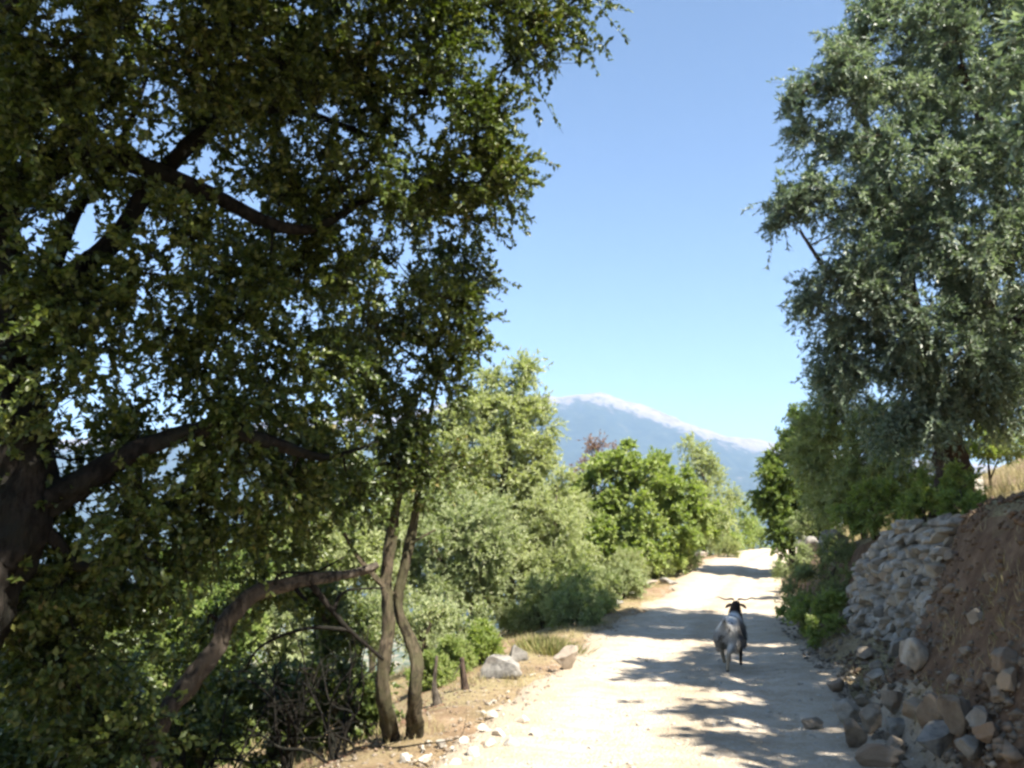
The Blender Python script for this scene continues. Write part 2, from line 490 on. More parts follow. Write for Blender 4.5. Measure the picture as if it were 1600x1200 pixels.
# ------------------------------------------------------------------ mountain
def build_mountain():
    t = NT('mountain_slope')
    g = t.geo()
    sep = t.n('ShaderNodeSeparateXYZ'); t.l(g, sep.inputs[0])
    n1 = t.noise(g, 0.0022, 7, 0.62)
    n2 = t.noise(g, 0.012, 6, 0.65)
    rock = t.ramp(n2, [(0.35, (0.14, 0.115, 0.105)), (0.65, (0.25, 0.21, 0.19))])
    wood = t.ramp(n2, [(0.35, (0.018, 0.025, 0.016)), (0.6, (0.036, 0.045, 0.028)), (0.75, (0.10, 0.09, 0.06))])
    cr = t.n('ShaderNodeAttribute', attribute_name='below_crest')
    zz = t.math('ADD', cr.outputs['Fac'], t.math('MULTIPLY', t.math('SUBTRACT', n2, 0.5), 1.9))
    zz = t.math('ADD', zz, t.math('MULTIPLY', t.math('SUBTRACT', n1, 0.5), 0.7))
    col = t.mix(t.ramp(zz, [(0.35, 1), (0.62, 0)]), wood, rock)
    col = t.mix(t.ramp(n2, [(0.66, 0), (0.74, 0.7)]), col, rock)
    mat = t.finish(t.pbr(col, 0.95, 0.05))
    ridge = np.array([(-12039, 7000, 504), (-6318, 7000, 713), (-3177, 7000, 925), (-1065, 7000, 1140), (0, 7000, 1253), (321, 7000, 1286), (695, 7000, 1297), (1067, 7000, 1215), (1330, 7000, 1086), (1591, 7000, 984), (1906, 7000, 925), (2168, 7000, 877), (2638, 7000, 793), (4728, 7000, 634)])
    xs = np.linspace(-8000, 8000, 230)
    ys = np.linspace(3000, 9300, 100)
    X, Y = np.meshgrid(xs, ys)
    H = np.interp(X, ridge[:, 0], ridge[:, 2])
    yr = 7000 + 350 * fbm(X * 0.0006, 0 * X, 0, 3, 31)
    gfr = np.clip((Y - 3000) / (yr - 3000), 0, 1)
    prof = 0.35 * gfr + 0.65 * gfr ** 2.1
    back = np.clip((Y - yr) / 2300, 0, 1)
    prof = prof - back * 1.05
    rid = 1 - np.abs(fbm(X * 0.0011, Y * 0.0006, 0, 6, 41))
    Z = -260 + (H * (yr / 7000) + 260) * prof + (rid - 0.75) * 260 * np.sin(np.clip(gfr, 0, 1) * np.pi) ** 0.8 * (1 - back) + fbm(X * 0.004, Y * 0.004, 0, 5, 43) * 16
    o = mesh_np('mountain', np.stack([X, Y, Z], -1).reshape(-1, 3), grid_faces(230, 100), mat, None, None, True)
    at = o.data.attributes.new('below_crest', 'FLOAT', 'POINT')
    at.data.foreach_set('value', np.ascontiguousarray(np.clip((H - Z) / 260.0, -1, 4).ravel(), dtype=np.float32))
    tag(o, 'distant hazy blue mountain with a bare pale limestone summit', 'mountain', None, 'structure')

build_mountain()

# ------------------------------------------------------------------ plants
def in_blobs(rng, blobs, cr, dens, mind):
    pts, rad = [], []
    for (c, r) in blobs:
        n = max(2, int(dens * (r / cr) ** 2.3))
        for _ in range(n):
            for _try in range(12):
                v = rng.normal(size=3)
                v /= np.linalg.norm(v)
                p = np.array(c) + v * r * (0.25 + 0.75 * rng.random() ** 0.5)
                if not pts or np.min(np.linalg.norm(np.array(pts) - p, axis=1)) > mind * cr:
                    pts.append(p)
                    rad.append(cr * rng.uniform(0.75, 1.25))
                    break
    return np.array(pts), np.array(rad)

LEAF = {
    'oak':   dict(mat='oak_leaf', L=0.044, W=0.031, twigs=34, leaves=26, cr=0.30, dens=2.0, droop=0.25, up=0.5, tri=False, spread=0.8),
    'olive': dict(mat='olive_leaf', L=0.09, W=0.038, twigs=44, leaves=27, cr=0.42, dens=1.9, droop=0.45, up=0.35, tri=True, spread=0.7),
    'pale':  dict(mat='pale_olive_leaf', L=0.11, W=0.040, twigs=40, leaves=28, cr=0.40, dens=2.0, droop=0.25, up=0.9, tri=True, tl=1.3),
    'green': dict(mat='green_leaf', L=0.12, W=0.075, twigs=30, leaves=20, cr=0.40, dens=2.2, droop=0.2, up=0.6, tri=True),
    'bush':  dict(mat='green_leaf', L=0.055, W=0.034, twigs=30, leaves=20, cr=0.17, dens=1.6, droop=0.1, up=0.6, tri=True),
    'scrub': dict(mat='scrub_leaf', L=0.05, W=0.02, twigs=32, leaves=22, cr=0.18, dens=1.6, droop=0.05, up=0.4, tri=True),
    'dry':   dict(mat='dry_leaf', L=0.09, W=0.05, twigs=20, leaves=10, cr=0.35, dens=1.2, droop=0.1, up=0.3, tri=True),
}

def plant(name, label, cat, base, stems, blobs, kind, bark, seed, group=None, trunk_name='trunk', sides=12, bump=0.16, scale=None, min_skel=0.0):
    """stems: list of polylines [(x,y,z,r)...] in world; blobs: [((x,y,z),r)...]; everything hangs on an Empty at the base"""
    rng = np.random.default_rng(seed)
    S = dict(LEAF[kind])
    if scale: S.update(scale)
    root = empty(name, base)
    tag(root, label, cat, group)
    b = np.array(base, float)
    off = np.array([b[0], b[1], b[2], 0])
    NK = 44 if sides < 16 else 100
    paths = [spline(np.array(s, float) - off, NK) for s in stems]
    for i, p in enumerate(paths):
        nm = trunk_name if i == 0 else ('limb' if trunk_name == 'trunk' else trunk_name)
        tube_obj(nm, [p], M[bark], root, sides, bump, seed + i)
    sk = np.concatenate([p[int(NK * min_skel) if i == 0 else NK // 6:][::max(1, NK // 44)] for i, p in enumerate(paths)])
    C, R = in_blobs(rng, [(np.array(c) - b, r) for c, r in blobs], S['cr'], S['dens'], 0.42)
    ctr = np.mean([np.array(c) - b for c, r in blobs], axis=0)
    d0 = np.min(np.linalg.norm(C[:, None] - sk[None, :, :3], axis=2), axis=1)
    order = np.argsort(d0)
    br = []
    K = 7
    for i in order:
        c = C[i]
        dd = np.linalg.norm(sk[:, :3] - c, axis=1)
        j = np.argmin(dd * (1 + 0.25 * (sk[:, 2] > c[2] - 0.05)) - sk[:, 3] * 1.5)
        p0 = sk[j]
        L = dd[j]
        out = c - p0[:3]
        m = p0[:3] + out * 0.5 + rng.normal(size=3) * 0.10 * L + np.array([0, 0, 0.10 * L])
        t = np.linspace(0, 1, K)[:, None]
        q = (1 - t) ** 2 * p0[:3] + 2 * t * (1 - t) * m + t ** 2 * c + rng.normal(size=(K, 3)) * 0.02 * L * np.sin(t * np.pi)
        r0 = min(max(p0[3] * 0.7, 0.004), 0.008 + 0.018 * L)
        r = r0 + (0.0045 - r0) * t ** 0.8
        seg = np.concatenate([q, r], 1)
        br.append(seg)
        sk = np.concatenate([sk, seg[2:]])
    tube_obj('branches', br, M[bark], root, 5, 0, seed)['kind'] = 'stuff'
    # twigs and leaves
    T, N = S['twigs'], S['leaves']
    nC = len(C)
    outw = unit(C - ctr) * 0.55 + np.array([0, 0, S['up'] * 0.5])
    td = unit(rng.normal(size=(nC, T, 3)) + outw[:, None, :])
    tl = R[:, None] * rng.uniform(0.5, 1.35, (nC, T)) * S.get('tl', 1.0)
    start = C[:, None, :] + rng.normal(size=(nC, T, 3)) * (R * 0.22)[:, None, None]
    kt = np.array([0, 1.0])
    TP = start[:, :, None, :] + td[:, :, None, :] * (tl[:, :, None] * kt)[..., None]
    TP[..., 2] -= S['droop'] * tl[:, :, None] * kt ** 2
    tr = np.array([0.0036, 0.0012]) * np.ones((nC * T, 1)) * (S['L'] / 0.045) ** 0.4
    V, F = tubes(TP.reshape(-1, len(kt), 3)[::(2 if S['tri'] else 1)], tr[::(2 if S['tri'] else 1)], 3, 0, 0, False)
    mesh_np('twigs', V, F, M[bark], root, None, True)['kind'] = 'stuff'
    u = 0.15 + 0.85 * rng.random((nC, T, N)) ** 0.8
    lp = start[:, :, None, :] + td[:, :, None, :] * (tl[:, :, None] * u)[..., None]
    lp[..., 2] -= S['droop'] * tl[:, :, None] * u ** 2
    ld = td[:, :, None, :] * 0.7 + rng.normal(size=(nC, T, N, 3)) * 0.6
    ld[..., 2] -= S['droop'] * 0.4
    # leaves turn their faces to the light
    ln = rng.normal(size=(nC, T, N, 3)) * S.get('spread', 0.5) + np.array([0, 0, 0.35]) + np.array(to_sun) * 0.75
    n = nC * T * N
    Lf = S['L'] * rng.uniform(0.5, 1.45, n)
    Wf = S['W'] * rng.uniform(0.7, 1.25, n)
    V, F = (tri_leaves if S['tri'] else leaf_arrays)(lp.reshape(-1, 3), ld.reshape(-1, 3), ln.reshape(-1, 3), Lf, Wf)
    rn = np.clip(rng.random(n) * 0.7 + np.repeat(rng.random(nC) * 0.3, T * N), 0, 1)
    mesh_np('crown' if cat == 'tree' else 'foliage', V, F, M[S['mat']], root, rn if S['tri'] else np.repeat(rn, 2), False)['kind'] = 'stuff'
    return root, n

def on_ground(x, y, dz=0.0):
    return (float(x), float(y), float(gz(x, y)) + dz)

def copy_tree(src, loc, rz, sc):
    r = src.copy()
    COL.objects.link(r)
    r.location = loc
    r.rotation_euler = (0, 0, rz)
    r.scale = (sc, sc, sc) if np.isscalar(sc) else sc
    for ch in src.children:
        c = ch.copy()
        COL.objects.link(c)
        c.parent = r
    return r

LEAVES = 0
# the big evergreen oak on the left
b = on_ground(-3.35, 4.45, -0.1)
_, n = plant('oak_tree', 'big dark evergreen oak with a thick black trunk at the left edge, overhanging the track', 'tree', b,
    [[(*b, 0.30), (*(-2.92, 4.55, 1.11), 0.25), (*(-2.82, 4.70, 1.53), 0.2), (*(-2.76, 4.80, 1.91), 0.18), (*(-2.87, 4.80, 2.53), 0.15), (*(-3.01, 4.80, 3.19), 0.135), (*(-3.09, 4.75, 3.81), 0.12), (*(-3.19, 4.70, 4.58), 0.11), (*(-3.34, 4.80, 5.69), 0.07)],
     [(*(-2.71, 4.80, 1.81), 0.11), (*(-2.47, 4.85, 1.95), 0.08), (*(-2.17, 4.95, 2.18), 0.058), (*(-1.82, 5.10, 2.31), 0.046), (*(-1.51, 5.40, 2.26), 0.042), (*(-1.24, 5.70, 2.21), 0.022), (*(-0.95, 6.00, 2.35), 0.006)],
     [(*(-2.83, 4.80, 2.68), 0.10), (*(-2.73, 4.80, 3.03), 0.085), (*(-2.58, 4.90, 3.26), 0.07), (*(-2.42, 5.00, 3.52), 0.06), (*(-2.31, 5.10, 3.88), 0.055), (*(-2.02, 5.30, 4.39), 0.045), (*(-1.60, 5.60, 4.69), 0.03), (*(-0.87, 6.00, 4.60), 0.015)],
     [(*(-3.01, 4.75, 3.60), 0.09), (*(-2.75, 4.80, 3.89), 0.07), (*(-2.41, 4.90, 3.96), 0.06), (*(-1.96, 5.10, 3.84), 0.05), (*(-1.44, 5.50, 3.74), 0.035), (*(-1.01, 6.00, 4.23), 0.015)],
     [(*(-3.16, 4.70, 4.66), 0.09), (*(-2.84, 4.90, 5.48), 0.075), (*(-2.21, 5.10, 5.64), 0.065), (*(-1.78, 5.30, 5.30), 0.055), (*(-1.56, 5.40, 5.12), 0.05), (*(-1.46, 5.50, 4.89), 0.042), (*(-0.95, 5.80, 4.96), 0.03), (*(-0.20, 6.10, 5.08), 0.015)],
     [(*(-2.83, 4.80, 2.84), 0.07), (*(-2.73, 4.85, 3.32), 0.05), (*(-2.67, 4.95, 3.69), 0.036), (*(-2.52, 5.10, 4.19), 0.024), (*(-2.44, 5.20, 4.70), 0.01)],
     [(*(-2.74, 4.75, 1.70), 0.05), (*(-2.60, 4.85, 1.68), 0.038), (*(-2.49, 4.95, 1.52), 0.034), (*(-2.32, 5.00, 1.52), 0.024)]],
    [((0.18, 6.10, 5.60), .42), ((0.47, 6.20, 5.81), .16), ((-0.30, 6.00, 5.56), .55), ((-0.15, 6.10, 4.97), .42), ((0.07, 6.20, 4.51), .33), ((-0.29, 6.10, 4.49), .4), ((-0.68, 6.00, 4.86), .6), ((-1.12, 5.60, 5.25), .6),
     ((-1.64, 5.20, 4.99), .65), ((-1.39, 5.70, 4.50), .65), ((-2.02, 4.90, 4.57), .6), ((-2.47, 4.60, 4.47), .55), ((-2.69, 4.30, 4.13), .5), ((-1.85, 5.50, 3.97), .65), ((-1.02, 6.10, 4.12), .5), ((-0.54, 6.10, 4.28), .22),
     ((-2.04, 5.10, 3.24), .55), ((-2.47, 4.90, 2.94), .4), ((-1.65, 5.70, 3.30), .55), ((-1.94, 5.40, 2.65), .55), ((-2.40, 5.00, 2.42), .45), ((-1.46, 5.80, 2.64), .5), ((-1.24, 5.90, 2.25), .36), ((-1.68, 5.60, 2.05), .42), ((-2.06, 5.20, 1.90), .36),
     ((-2.52, 4.40, 2.39), .35), ((-2.67, 4.45, 2.89), .3), ((-2.61, 4.60, 3.62), .3), ((-2.58, 4.60, 3.98), .4), ((-2.69, 5.20, 1.26), .36), ((-2.68, 5.00, 0.79), .42), ((-2.47, 5.50, 1.05), .3), ((-2.30, 5.60, 1.43), .3), ((-2.43, 5.20, 0.51), .36), ((-2.02, 5.80, 1.68), .33), ((-1.77, 6.30, 1.59), .3), ((-1.52, 6.40, 1.87), .32), ((-2.61, 5.20, 1.60), .36), ((-2.75, 5.00, 1.81), .3), ((-2.39, 6.60, 1.03), .26), ((-2.87, 5.60, 0.96), .36), ((-2.82, 5.00, 1.45), .34), ((-1.67, 5.90, 1.94), .3),
     ((-1.84, 5.80, 6.42), .6), ((-0.55, 6.40, 6.73), .5), ((-2.57, 5.00, 5.76), .6), ((-0.99, 6.30, 3.73), .35)],
    'oak', 'dark_bark', 101, sides=24, bump=0.2, min_skel=0.35)
LEAVES += n
# unseen neighbour oak, added overhead to keep the near foliage in shade
b = on_ground(-3.4, 0.6, -0.1)
_, n = plant('oak_tree', 'unseen evergreen oak added beside the photographer to shade the big dark oak', 'tree', b,
    [[(*b, 0.25), (-3.2, 0.9, b[2] + 2.0, 0.2), (-2.6, 1.6, b[2] + 4.0, 0.14), (-1.9, 2.6, b[2] + 5.6, 0.08), (-1.2, 3.6, b[2] + 6.8, 0.03)],
     [(-2.8, 1.4, b[2] + 3.4, 0.1), (-1.6, 1.8, b[2] + 4.8, 0.07), (-0.6, 2.4, b[2] + 6.0, 0.03)]],
    [((-1.4, 3.1, 5.7), .9), ((-0.6, 3.9, 6.5), .8), ((-2.4, 2.4, 5.6), .9), ((-0.2, 2.6, 6.2), .8), ((-1.0, 4.9, 7.4), .7), ((-2.2, 3.8, 6.9), .9), ((-3.3, 2.6, 6.2), .8), ((-1.4, 1.6, 5.2), .8), ((-2.6, 0.9, 5.0), .9), ((0.2, 1.5, 6.4), .9), ((-0.8, 0.6, 5.9), .9), ((0.6, 2.6, 7.0), .7), ((-1.8, -0.2, 5.6), .8), ((1.1, 2.2, 6.6), .5)],
    'oak', 'dark_bark', 106, scale=dict(L=0.11, W=0.095, twigs=22, leaves=11, cr=.38, tri=True), min_skel=0.5)
LEAVES += n
# the second oak, two slim stems on the verge
b = on_ground(*(-0.96, 7.89), -0.05)
_, n = plant('oak_tree', 'smaller evergreen oak with two slim grey stems on the left verge of the track', 'tree', b,
    [[(b[0]-0.07, b[1], b[2]-0.05, 0.080), (*(-1.07, 7.45, 0.44), 0.058), (*(-1.06, 7.45, 0.96), 0.050), (*(-1.08, 7.50, 1.38), 0.045), (*(-1.02, 7.50, 1.92), 0.038), (*(-1.00, 7.50, 2.26), 0.034), (*(-1.14, 7.50, 2.94), 0.024), (*(-1.22, 7.50, 3.65), 0.012)],
     [(b[0]+0.10, b[1]+0.02, b[2]-0.05, 0.076), (*(-0.82, 7.50, 0.38), 0.058), (*(-0.82, 7.50, 0.74), 0.051), (*(-0.98, 7.55, 1.11), 0.046), (*(-0.93, 7.55, 1.43), 0.040), (*(-0.85, 7.60, 1.93), 0.032), (*(-0.79, 7.60, 2.49), 0.024), (*(-0.64, 7.60, 3.32), 0.011)],
     [(*(-1.03, 7.50, 1.22), 0.024), (*(-1.31, 7.40, 1.54), 0.016), (*(-1.52, 7.30, 1.91), 0.011)],
     [(*(-0.89, 7.55, 1.65), 0.014), (*(-0.78, 7.55, 1.71), 0.010), (*(-0.67, 7.55, 1.77), 0.006)]],
    [((-0.94, 7.50, 3.83), .5), ((-0.56, 7.60, 3.80), .3), ((-0.48, 7.60, 4.05), .18), ((-1.15, 7.50, 3.29), .5), ((-0.61, 7.55, 3.30), .33), ((-0.38, 7.60, 3.68), .2), ((-1.03, 7.50, 2.83), .42), ((-1.33, 7.30, 2.79), .42), ((-0.75, 7.60, 2.49), .22), ((-0.90, 7.50, 2.31), .22), ((-1.50, 7.40, 3.74), .42), ((-1.31, 7.30, 2.24), .26)],
    'oak', 'grey_bark', 102, sides=20, bump=0.42, min_skel=0.55)
LEAVES += n
# bare leaning trunk
b = on_ground(*(-2.31, 5.70, 0.26)[:2], -0.15)
rootb = empty('leaning_tree', b)
tag(rootb, 'bare brown trunk leaning in a bow under the oaks, broken off at its upper end', 'tree')
def stem(parent, base, pts, K=20, name='limb', sides=10, bump=0.2, mat='dead_wood', seed=0):
    o = np.array([*base, 0])
    return tube_obj(name, [spline(np.array(pts, float) - o, K)], M[mat], parent, sides, bump, seed)
stem(rootb, b, [(*b, 0.083), (*(-2.26, 5.75, 0.44), 0.066), (*(-2.10, 5.85, 0.75), 0.059), (*(-1.96, 5.95, 0.98), 0.053), (*(-1.94, 6.00, 1.12), 0.060), (*(-1.78, 6.10, 1.30), 0.049), (*(-1.51, 6.25, 1.38), 0.040), (*(-1.22, 6.40, 1.42), 0.030), (*(-1.09, 6.47, 1.45), 0.035), (*(-1.00, 6.50, 1.49), 0.023)], 110, 'trunk', 20, 0.34, 'dead_wood', 5)
for i, pts in enumerate([
    [(*(-1.47, 6.27, 1.39), .03), (*(-1.29, 6.35, 1.16), .022), (*(-1.18, 6.40, 1.03), .018), (*(-0.94, 6.50, 0.81), .012)],
    [(*(-1.18, 6.40, 1.03), .018), (*(-1.46, 6.30, 1.05), .014), (*(-1.75, 6.20, 0.94), .010), (*(-1.87, 6.20, 0.76), .006)],
    [(*(-1.58, 6.25, 1.37), .02), (*(-1.49, 6.20, 1.28), .014), (*(-1.44, 6.15, 1.25), .010)],
    [(*(-1.29, 6.35, 1.16), .016), (*(-1.22, 6.40, 1.30), .012), (*(-0.96, 6.55, 1.32), .007)],
    [(*(-1.98, 6.00, 1.10), .02), (*(-2.02, 5.90, 1.17), .012), (*(-2.02, 5.85, 1.12), .008)],
    [(*(-1.67, 6.15, 1.35), .018), (*(-1.61, 6.10, 1.44), .012), (*(-1.43, 6.30, 1.44), .010), (*(-1.23, 6.40, 1.55), .005)]]):
    stem(rootb, b, pts, 12, 'dead_branch', 6, 0.1, 'dark_bark', 20 + i)

# tangle of dead shrubs in the oak shade
def bare_shrub(bx, by, label, seed, h=1.15, n=8):
    r3 = np.random.default_rng(seed)
    base = on_ground(bx, by)
    root = empty('bare_shrub', base); tag(root, label, 'shrub', 'dead shrubs under the oaks')
    tw = []
    for i in range(n):
        a = r3.uniform(0, 6.28); sp = r3.uniform(.15, .75)
        p = np.array([r3.normal() * .05, r3.normal() * .05, -.05])
        pts = [(*p, .016)]
        d = np.array([math.cos(a) * sp, math.sin(a) * sp, 1.0])
        for k in range(5):
            d = d + r3.normal(size=3) * .32
            p = p + d / np.linalg.norm(d) * h / 5 * r3.uniform(.8, 1.2)
            pts.append((*p, .014 * (1 - k / 5.5)))
        main = spline(pts, 18)
        tube_obj('stem', [main], M['dark_bark'], root, 6, 0.1, seed + i)
        for k in range(9):
            q = main[r3.integers(5, 18)]
            dd = r3.normal(size=3) + np.array([0, 0, .35])
            dd = dd / np.linalg.norm(dd) * r3.uniform(.15, .42)
            m = q[:3] + dd * .5 + r3.normal(size=3) * .05
            tw.append(spline([(*q[:3], .005), (*m, .0035), (*(q[:3] + dd), .0015)], 6))
    tube_obj('twigs', tw, M['dark_bark'], root, 4, 0)['kind'] = 'stuff'
bare_shrub(-1.45, 7.7, 'dark leafless shrub close to the left of the two slim oak stems', 71, 1.2, 9)
bare_shrub(-2.0, 8.2, 'dark leafless shrub under the upper end of the leaning trunk', 72, 1.35, 9)
bare_shrub(-2.6, 7.4, 'dark leafless shrub in the bow beneath the leaning trunk', 73, 1.3, 9)

# the large olive on the right terrace
b = on_ground(*(7.40, 14.40, 2.91)[:2], -0.1)
_, n = plant('olive_tree', 'large silvery olive tree towering over the right bank above the stone wall', 'tree', b,
    [[(*b, 0.38), (*(7.42, 14.40, 3.29), 0.25), (*(7.29, 14.30, 3.94), 0.22), (*(6.92, 14.00, 4.98), 0.15), (*(6.54, 13.60, 6.43), 0.1), (*(6.07, 13.20, 7.96), 0.07), (*(5.66, 13.00, 9.24), 0.03)],
     [(*(7.34, 14.40, 3.40), 0.2), (*(7.83, 14.40, 4.40), 0.15), (*(8.33, 14.20, 6.06), 0.1), (*(8.42, 13.80, 7.89), 0.09), (*(7.74, 13.40, 9.84), 0.05)],
     [(*(7.06, 14.20, 4.36), 0.14), (*(6.27, 14.00, 4.98), 0.09), (*(5.52, 13.60, 5.65), 0.05), (*(4.71, 13.20, 6.73), 0.02)],
     [(*(8.09, 14.40, 4.85), 0.14), (*(9.33, 14.20, 6.06), 0.1), (*(9.94, 13.80, 7.66), 0.05)]],
    [((7.36, 12.80, 10.17), 1.05), ((6.15, 12.90, 9.89), .6), ((5.72, 12.90, 9.18), .7), ((5.01, 12.90, 8.78), .42), ((6.42, 12.80, 7.99), 1.0), ((7.80, 12.60, 8.33), 1.1), ((5.19, 13.00, 7.20), .6), ((4.60, 13.10, 7.07), .26), ((5.95, 13.00, 6.32), .9), ((7.23, 12.70, 6.32), 1.1),
     ((5.58, 13.20, 5.74), .6), ((4.94, 13.20, 5.74), .24), ((6.69, 13.30, 5.02), .85), ((7.88, 13.30, 4.60), .8), ((5.86, 13.60, 4.67), .5), ((6.55, 13.60, 4.14), .45), ((5.61, 13.80, 4.39), .38), ((6.20, 13.80, 3.85), .4), ((6.67, 13.30, 3.67), .3), ((7.34, 13.40, 3.79), .38), ((7.48, 13.20, 4.17), .5), ((8.30, 13.80, 3.85), .45), ((6.79, 13.00, 4.33), .6), ((5.29, 13.90, 4.68), .3), ((5.52, 13.70, 5.13), .4), ((5.25, 13.50, 5.40), .3), ((6.10, 12.60, 5.45), .5), ((5.51, 12.60, 6.70), .5), ((5.45, 12.70, 7.94), .45), ((6.19, 13.60, 3.61), .35), ((5.32, 12.90, 9.42), .42), ((4.82, 13.00, 9.13), .26), ((5.52, 12.80, 8.44), .45), ((5.07, 12.90, 8.10), .3), ((5.84, 12.90, 10.00), .45),
     ((9.26, 13.00, 7.31), 1.3), ((9.42, 13.60, 4.67), 1.0), ((9.29, 13.00, 10.07), 1.2), ((7.88, 13.00, 12.16), 1.1), ((9.61, 13.00, 12.66), 1.2), ((6.61, 13.00, 11.53), .8),
     ((8.12, 15.60, 8.45), 1.1), ((9.26, 15.60, 6.37), 1.1), ((8.74, 15.20, 10.54), 1.1), ((7.05, 15.20, 6.75), .8)],
    'olive', 'olive_bark', 103, sides=18, bump=0.3, min_skel=0.5)
LEAVES += n
# two more olives above the bank beside the photographer; their shade lies on the bank and the track
for sd, (tx_, ty_), lab, bl in [
    (104, (9.1, 3.6), 'olive tree above the right bank outside the picture, its shade falling across the near track',
     [((6.4, 4.0, 6.6), 1.0), ((7.6, 3.2, 7.0), 1.2), ((8.8, 3.0, 6.8), 1.2), ((6.9, 2.2, 6.4), 1.0), ((7.8, 4.8, 6.4), 1.0), ((5.8, 3.0, 7.0), .5), ((5.4, 4.4, 6.8), .35), ((5.8, 1.9, 6.8), .45), ((7.9, 4.0, 5.3), 1.0), ((6.6, 5.4, 6.8), .6), ((9.5, 4.2, 6.4), 1.1), ((6.6, 4.9, 6.0), .7), ((6.1, 2.6, 6.4), .85), ((5.7, 3.6, 6.6), .55), ((6.5, 5.3, 6.4), .7), ((7.2, 1.4, 6.6), 1.0), ((6.0, 0.8, 6.8), .6), ((8.4, 5.6, 6.2), .9)]),
    (105, (9.6, 7.6), 'olive tree further up the terrace outside the picture, shading the bare bank and the goat',
     [((6.8, 8.6, 6.6), .9), ((6.4, 7.2, 6.8), .95), ((7.7, 9.6, 6.6), 1.1), ((7.8, 7.6, 6.9), 1.2), ((7.3, 6.2, 6.6), 1.0), ((8.8, 8.9, 6.2), 1.1), ((8.4, 10.6, 6.3), .9), ((9.3, 7.4, 6.8), 1.2), ((5.6, 6.6, 7.1), .4), ((5.9, 8.0, 7.2), .35), ((8.7, 6.2, 5.6), 1.0), ((8.4, 9.4, 6.1), .9), ((7.95, 10.0, 6.0), .65)])]:
    b = on_ground(tx_, ty_, -0.1)
    _, n = plant('olive_tree', lab, 'tree', b,
        [[(*b, 0.3), (tx_ - .1, ty_ + .1, b[2] + 1.2, 0.22), (tx_ - .5, ty_ + .2, b[2] + 2.2, 0.16), (tx_ - 1.2, ty_ + .2, b[2] + 3.0, 0.08), (tx_ - 2.0, ty_ + .1, b[2] + 3.8, 0.03)],
         [(tx_ - .15, ty_ + .1, b[2] + 1.4, 0.16), (tx_ + .3, ty_ - .3, b[2] + 2.4, 0.1), (tx_ + .5, ty_ - .5, b[2] + 3.6, 0.05)]],
        bl, 'olive', 'olive_bark', sd, scale=dict(L=0.16, W=0.085, twigs=22, leaves=13), min_skel=0.5)
    LEAVES += n

# trees and shrubs on the left beyond the verge
def simple(name, label, cat, gx, gy, blobs, kind, bark, seed, r=0.09, group=None, scale=None, lean=0.0):
    b = on_ground(gx, gy, -0.08)
    c = np.mean([np.array(p) for p, _ in blobs], axis=0)
    top = max(blobs, key=lambda q: q[0][2])[0]
    st = [[(*b, r * 1.3), (b[0] + (c[0] - b[0]) * 0.25, b[1] + (c[1] - b[1]) * 0.25, b[2] + (c[2] - b[2]) * 0.45, r), (*c, r * 0.65), (*top, r * 0.2)]]
    for i, (p, q) in enumerate(blobs[:2]):
        m = np.array(b) * 0.55 + c * 0.45
        st.append([(*m, r * 0.6), (*(m * 0.5 + np.array(p) * 0.5 + np.array([0, 0, 0.1])), r * 0.45), (*p, r * 0.2)])
    return plant(name, label, cat, b, st, blobs, kind, bark, seed, group, 'trunk' if cat == 'tree' else 'stem', 8, 0.15, scale, 0.3)[1]

LEAVES += simple('olive_tree', 'low rounded grey-green olive tree beyond the verge boulders on the left', 'tree', *(-0.67, 21.50, -0.14)[:2],
    [((-1.32, 21.00, 1.73), 1.0), ((-1.85, 21.00, 0.98), .75), ((-0.46, 21.00, 1.50), .7), ((-2.31, 21.50, 1.89), .85), ((-1.00, 21.00, 0.75), .6), ((-1.60, 21.50, 2.52), .8), ((-0.15, 21.00, 0.98), .45), ((-2.30, 21.00, 0.68), .6), ((-0.63, 21.20, 2.20), .6), ((-1.67, 20.80, 0.32), .4), ((-2.63, 22.00, 2.87), .7), ((-2.33, 20.00, 0.15), .5), ((-1.79, 19.00, -0.11), .45), ((-2.93, 21.00, 0.98), .7), ((-2.86, 21.50, 1.89), .7)], 'pale', 'olive_bark', 201, 0.14, scale=dict(mat='scrub_leaf', L=0.10, W=0.036))
LEAVES += simple('tall_tree', 'tall feathery pale green tree rising behind the low olive on the left', 'tree', *(0.00, 25.00, -0.12)[:2],
    [((0.00, 25.00, 6.46), .38), ((-0.19, 25.00, 5.49), .75), ((0.47, 25.00, 4.92), .7), ((-0.66, 25.00, 4.16), 1.1), ((0.71, 25.00, 3.79), .6), ((0.00, 25.00, 2.67), 1.15), ((-1.79, 25.00, 4.35), .85), ((-2.02, 24.60, 3.20), .9), ((-0.62, 25.30, 6.72), .28), ((0.73, 25.20, 5.72), .28), ((0.42, 25.00, 6.95), .2), ((-1.14, 25.00, 5.30), .7), ((1.11, 24.80, 2.85), .7), ((-1.10, 24.60, 3.02), .9), ((0.54, 24.50, 1.58), .9), ((-0.54, 24.60, 1.58), .9), ((0.00, 24.00, 0.54), .7)], 'pale', 'grey_bark', 202, 0.12, scale=dict(L=.125, W=.05, leaves=22))
LEAVES += simple('feathery_tree', 'feathery yellowish green tree beside the bright green broadleaf tree', 'tree', *(1.12, 23.50, 0.40)[:2],
    [((0.96, 23.50, 2.61), .7), ((1.36, 23.00, 1.91), .65), ((0.51, 23.00, 1.75), .65), ((0.73, 22.00, 0.95), .6), ((1.40, 22.50, 1.09), .6), ((1.25, 23.80, 3.32), .4), ((1.69, 23.00, 1.41), .5), ((0.96, 22.00, 0.48), .5)], 'pale', 'grey_bark', 203, 0.08, scale=dict(L=0.10, W=0.032))
